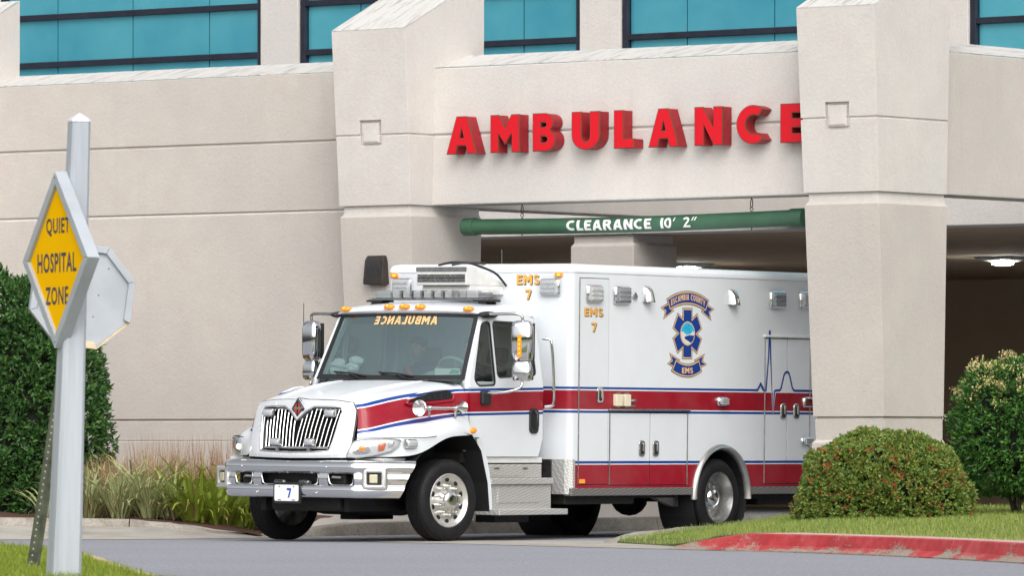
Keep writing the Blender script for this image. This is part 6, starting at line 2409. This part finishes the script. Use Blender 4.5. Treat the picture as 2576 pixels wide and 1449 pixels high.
SM_PALE = [strap_mesh(L_, w_, a_, k_, STRAP_PALE, i) for i, (L_, w_, a_, k_) in enumerate(((.78, .011, 1.0, 0), (.72, .012, 1.5, .3), (.66, .010, .7, 0), (.80, .012, 1.9, 0), (.58, .011, 2.3, .4), (.70, .010, .45, 0)))]
SM_GREEN = [strap_mesh(L_, w_, a_, k_, STRAP_GREEN, 20 + i) for i, (L_, w_, a_, k_) in enumerate(((.72, .017, .9, 0), (.66, .019, 1.5, 0), (.60, .018, 2.1, .5), (.75, .016, .6, 0), (.52, .019, 2.5, 0), (.68, .017, 1.2, .6)))]
SM_DRY = [strap_mesh(L_, w_, a_, k_, STRAP_DRY, 40 + i) for i, (L_, w_, a_, k_) in enumerate(((.60, .009, 2.6, 0), (.5, .010, 3.0, .5), (.7, .007, 1.6, 0)))]


def clump(px, Z, zg, kind, nleaf, label, scale=1.0, group=None):
    X = (px - CXP) / FPX * Z
    e = empty('strap_leaf_plant', (X, Z, zg))
    tag(e, label, 'plant', group)
    pool = SM_PALE if kind == 'pale' else SM_GREEN
    for i in range(nleaf):
        me = random.choice(SM_DRY) if random.random() < .10 else random.choice(pool)
        o = bpy.data.objects.new('leaf', me)
        COL.objects.link(o)
        o.parent = e
        a = random.uniform(0, 2 * PI)
        r = random.uniform(0, .15)
        o.location = (r * math.cos(a), r * math.sin(a), random.uniform(-.02, .03))
        o.rotation_euler = (random.uniform(-.18, .18), random.uniform(-.06, .52), a + random.uniform(-.5, .5))
        s_ = .90 * scale * random.uniform(.72, 1.12)
        o.scale = (s_, s_ * random.uniform(1.15, 1.6), s_)
    return e


PG, GG = 'variegated plants in the bed by the wall', 'green strap leaf plants in the bed by the truck'
PL = 'cream striped strap leaf plant in the mulch bed by the wall'
GL = 'broad yellow green strap leaf plant beside the truck bumper'
clump(118, 71.0, .2, 'pale', 26, 'small cream striped plant below the dark shrub', .78)
for px, Z, sc, nl in ((222, 70.9, 1.05, 91), (262, 71.7, 1.25, 80), (300, 70.75, 1.02, 98), (338, 71.6, 1.25, 87), (372, 70.8, 1.05, 98), (408, 71.5, 1.22, 80), (440, 70.85, .95, 73)):
    clump(px, Z, .19, 'pale', nl, 'cream striped strap leaf plant growing against the tall dark shrub' if px == 222 else PL, sc, PG)
for px, Z, sc, nl, zg in ((455, 71.4, 1.15, 63, .19), (488, 70.6, 1.0, 84, .16), (520, 71.3, 1.28, 80, .16), (548, 70.7, 1.05, 84, .12), (582, 71.4, 1.26, 77, .12), (604, 70.9, .92, 63, .08), (640, 71.8, 1.15, 52, .08)):
    clump(px, Z, zg, 'green', nl, 'yellow green strap leaf plant partly hidden by the truck tyre' if px == 640 else GL, sc, GG)

# dry seed stalks rising behind the plants
Vs, Fs, o_ = [], [], 0
rg = np.random.default_rng(51)
for k_ in range(1100):
    px = rg.uniform(250, 620) if rg.random() < .85 else rg.uniform(215, 300)
    Z = rg.uniform(71.2, 72.4)
    X = (px - CXP) / FPX * Z
    h = rg.uniform(.50, .92) * (1.08 if 330 < px < 580 else .85)
    a = rg.uniform(0, 2 * PI)
    ln_ = rg.uniform(.02, .20)
    b = np.array([X, Z, .18])
    d = np.array([math.cos(a) * ln_, math.sin(a) * ln_, h])
    w = .0026
    s_ = np.array([w, 0, 0])
    m_ = b + d * .6 + np.array([0, 0, .03])
    Vs += [b - s_, b + s_, m_ + s_ * .8, m_ - s_ * .8, b + d]
    Fs += [(o_, o_ + 1, o_ + 2, o_ + 3), (o_ + 3, o_ + 2, o_ + 4)]
    o_ += 5
stuff('dry_grass', fast_mesh('dry_grass', [tuple(v) for v in Vs], Fs, STALK), 'thin dry brown stalks rising behind the strap leaf plants', 'dry grass')

# ================================================================== ACROSS THE STREET (seen in the chrome and glass)
mb = MB().sheet([(-500, -400, .01), (500, -400, .01), (500, 14, .01), (-500, 14, .01)])
tag(mb.build('field', mat('far_grass', (.16, .20, .06), .95, var=.4, vscale=.3)), 'open grass across the street', kind='structure')
rows = []
for k_ in range(5):
    rows.append([(x, -150 - 6 * k_ + 5 * noise.noise(Vector((x * .05, k_, 0))), (0, 3.5, 6.5, 9, 10.5)[k_] * (1 + .45 * noise.noise(Vector((x * .045, 3, 0))) + .2 * noise.noise(Vector((x * .2, 5, k_))))) for x in np.linspace(-420, 420, 160)])
o = MB().grid(rows).build('treeline', mat('far_trees', (.025, .045, .02), .95, var=.6, vscale=.4))
tag(o, 'dark far belt of trees across the street', 'trees', kind='stuff')
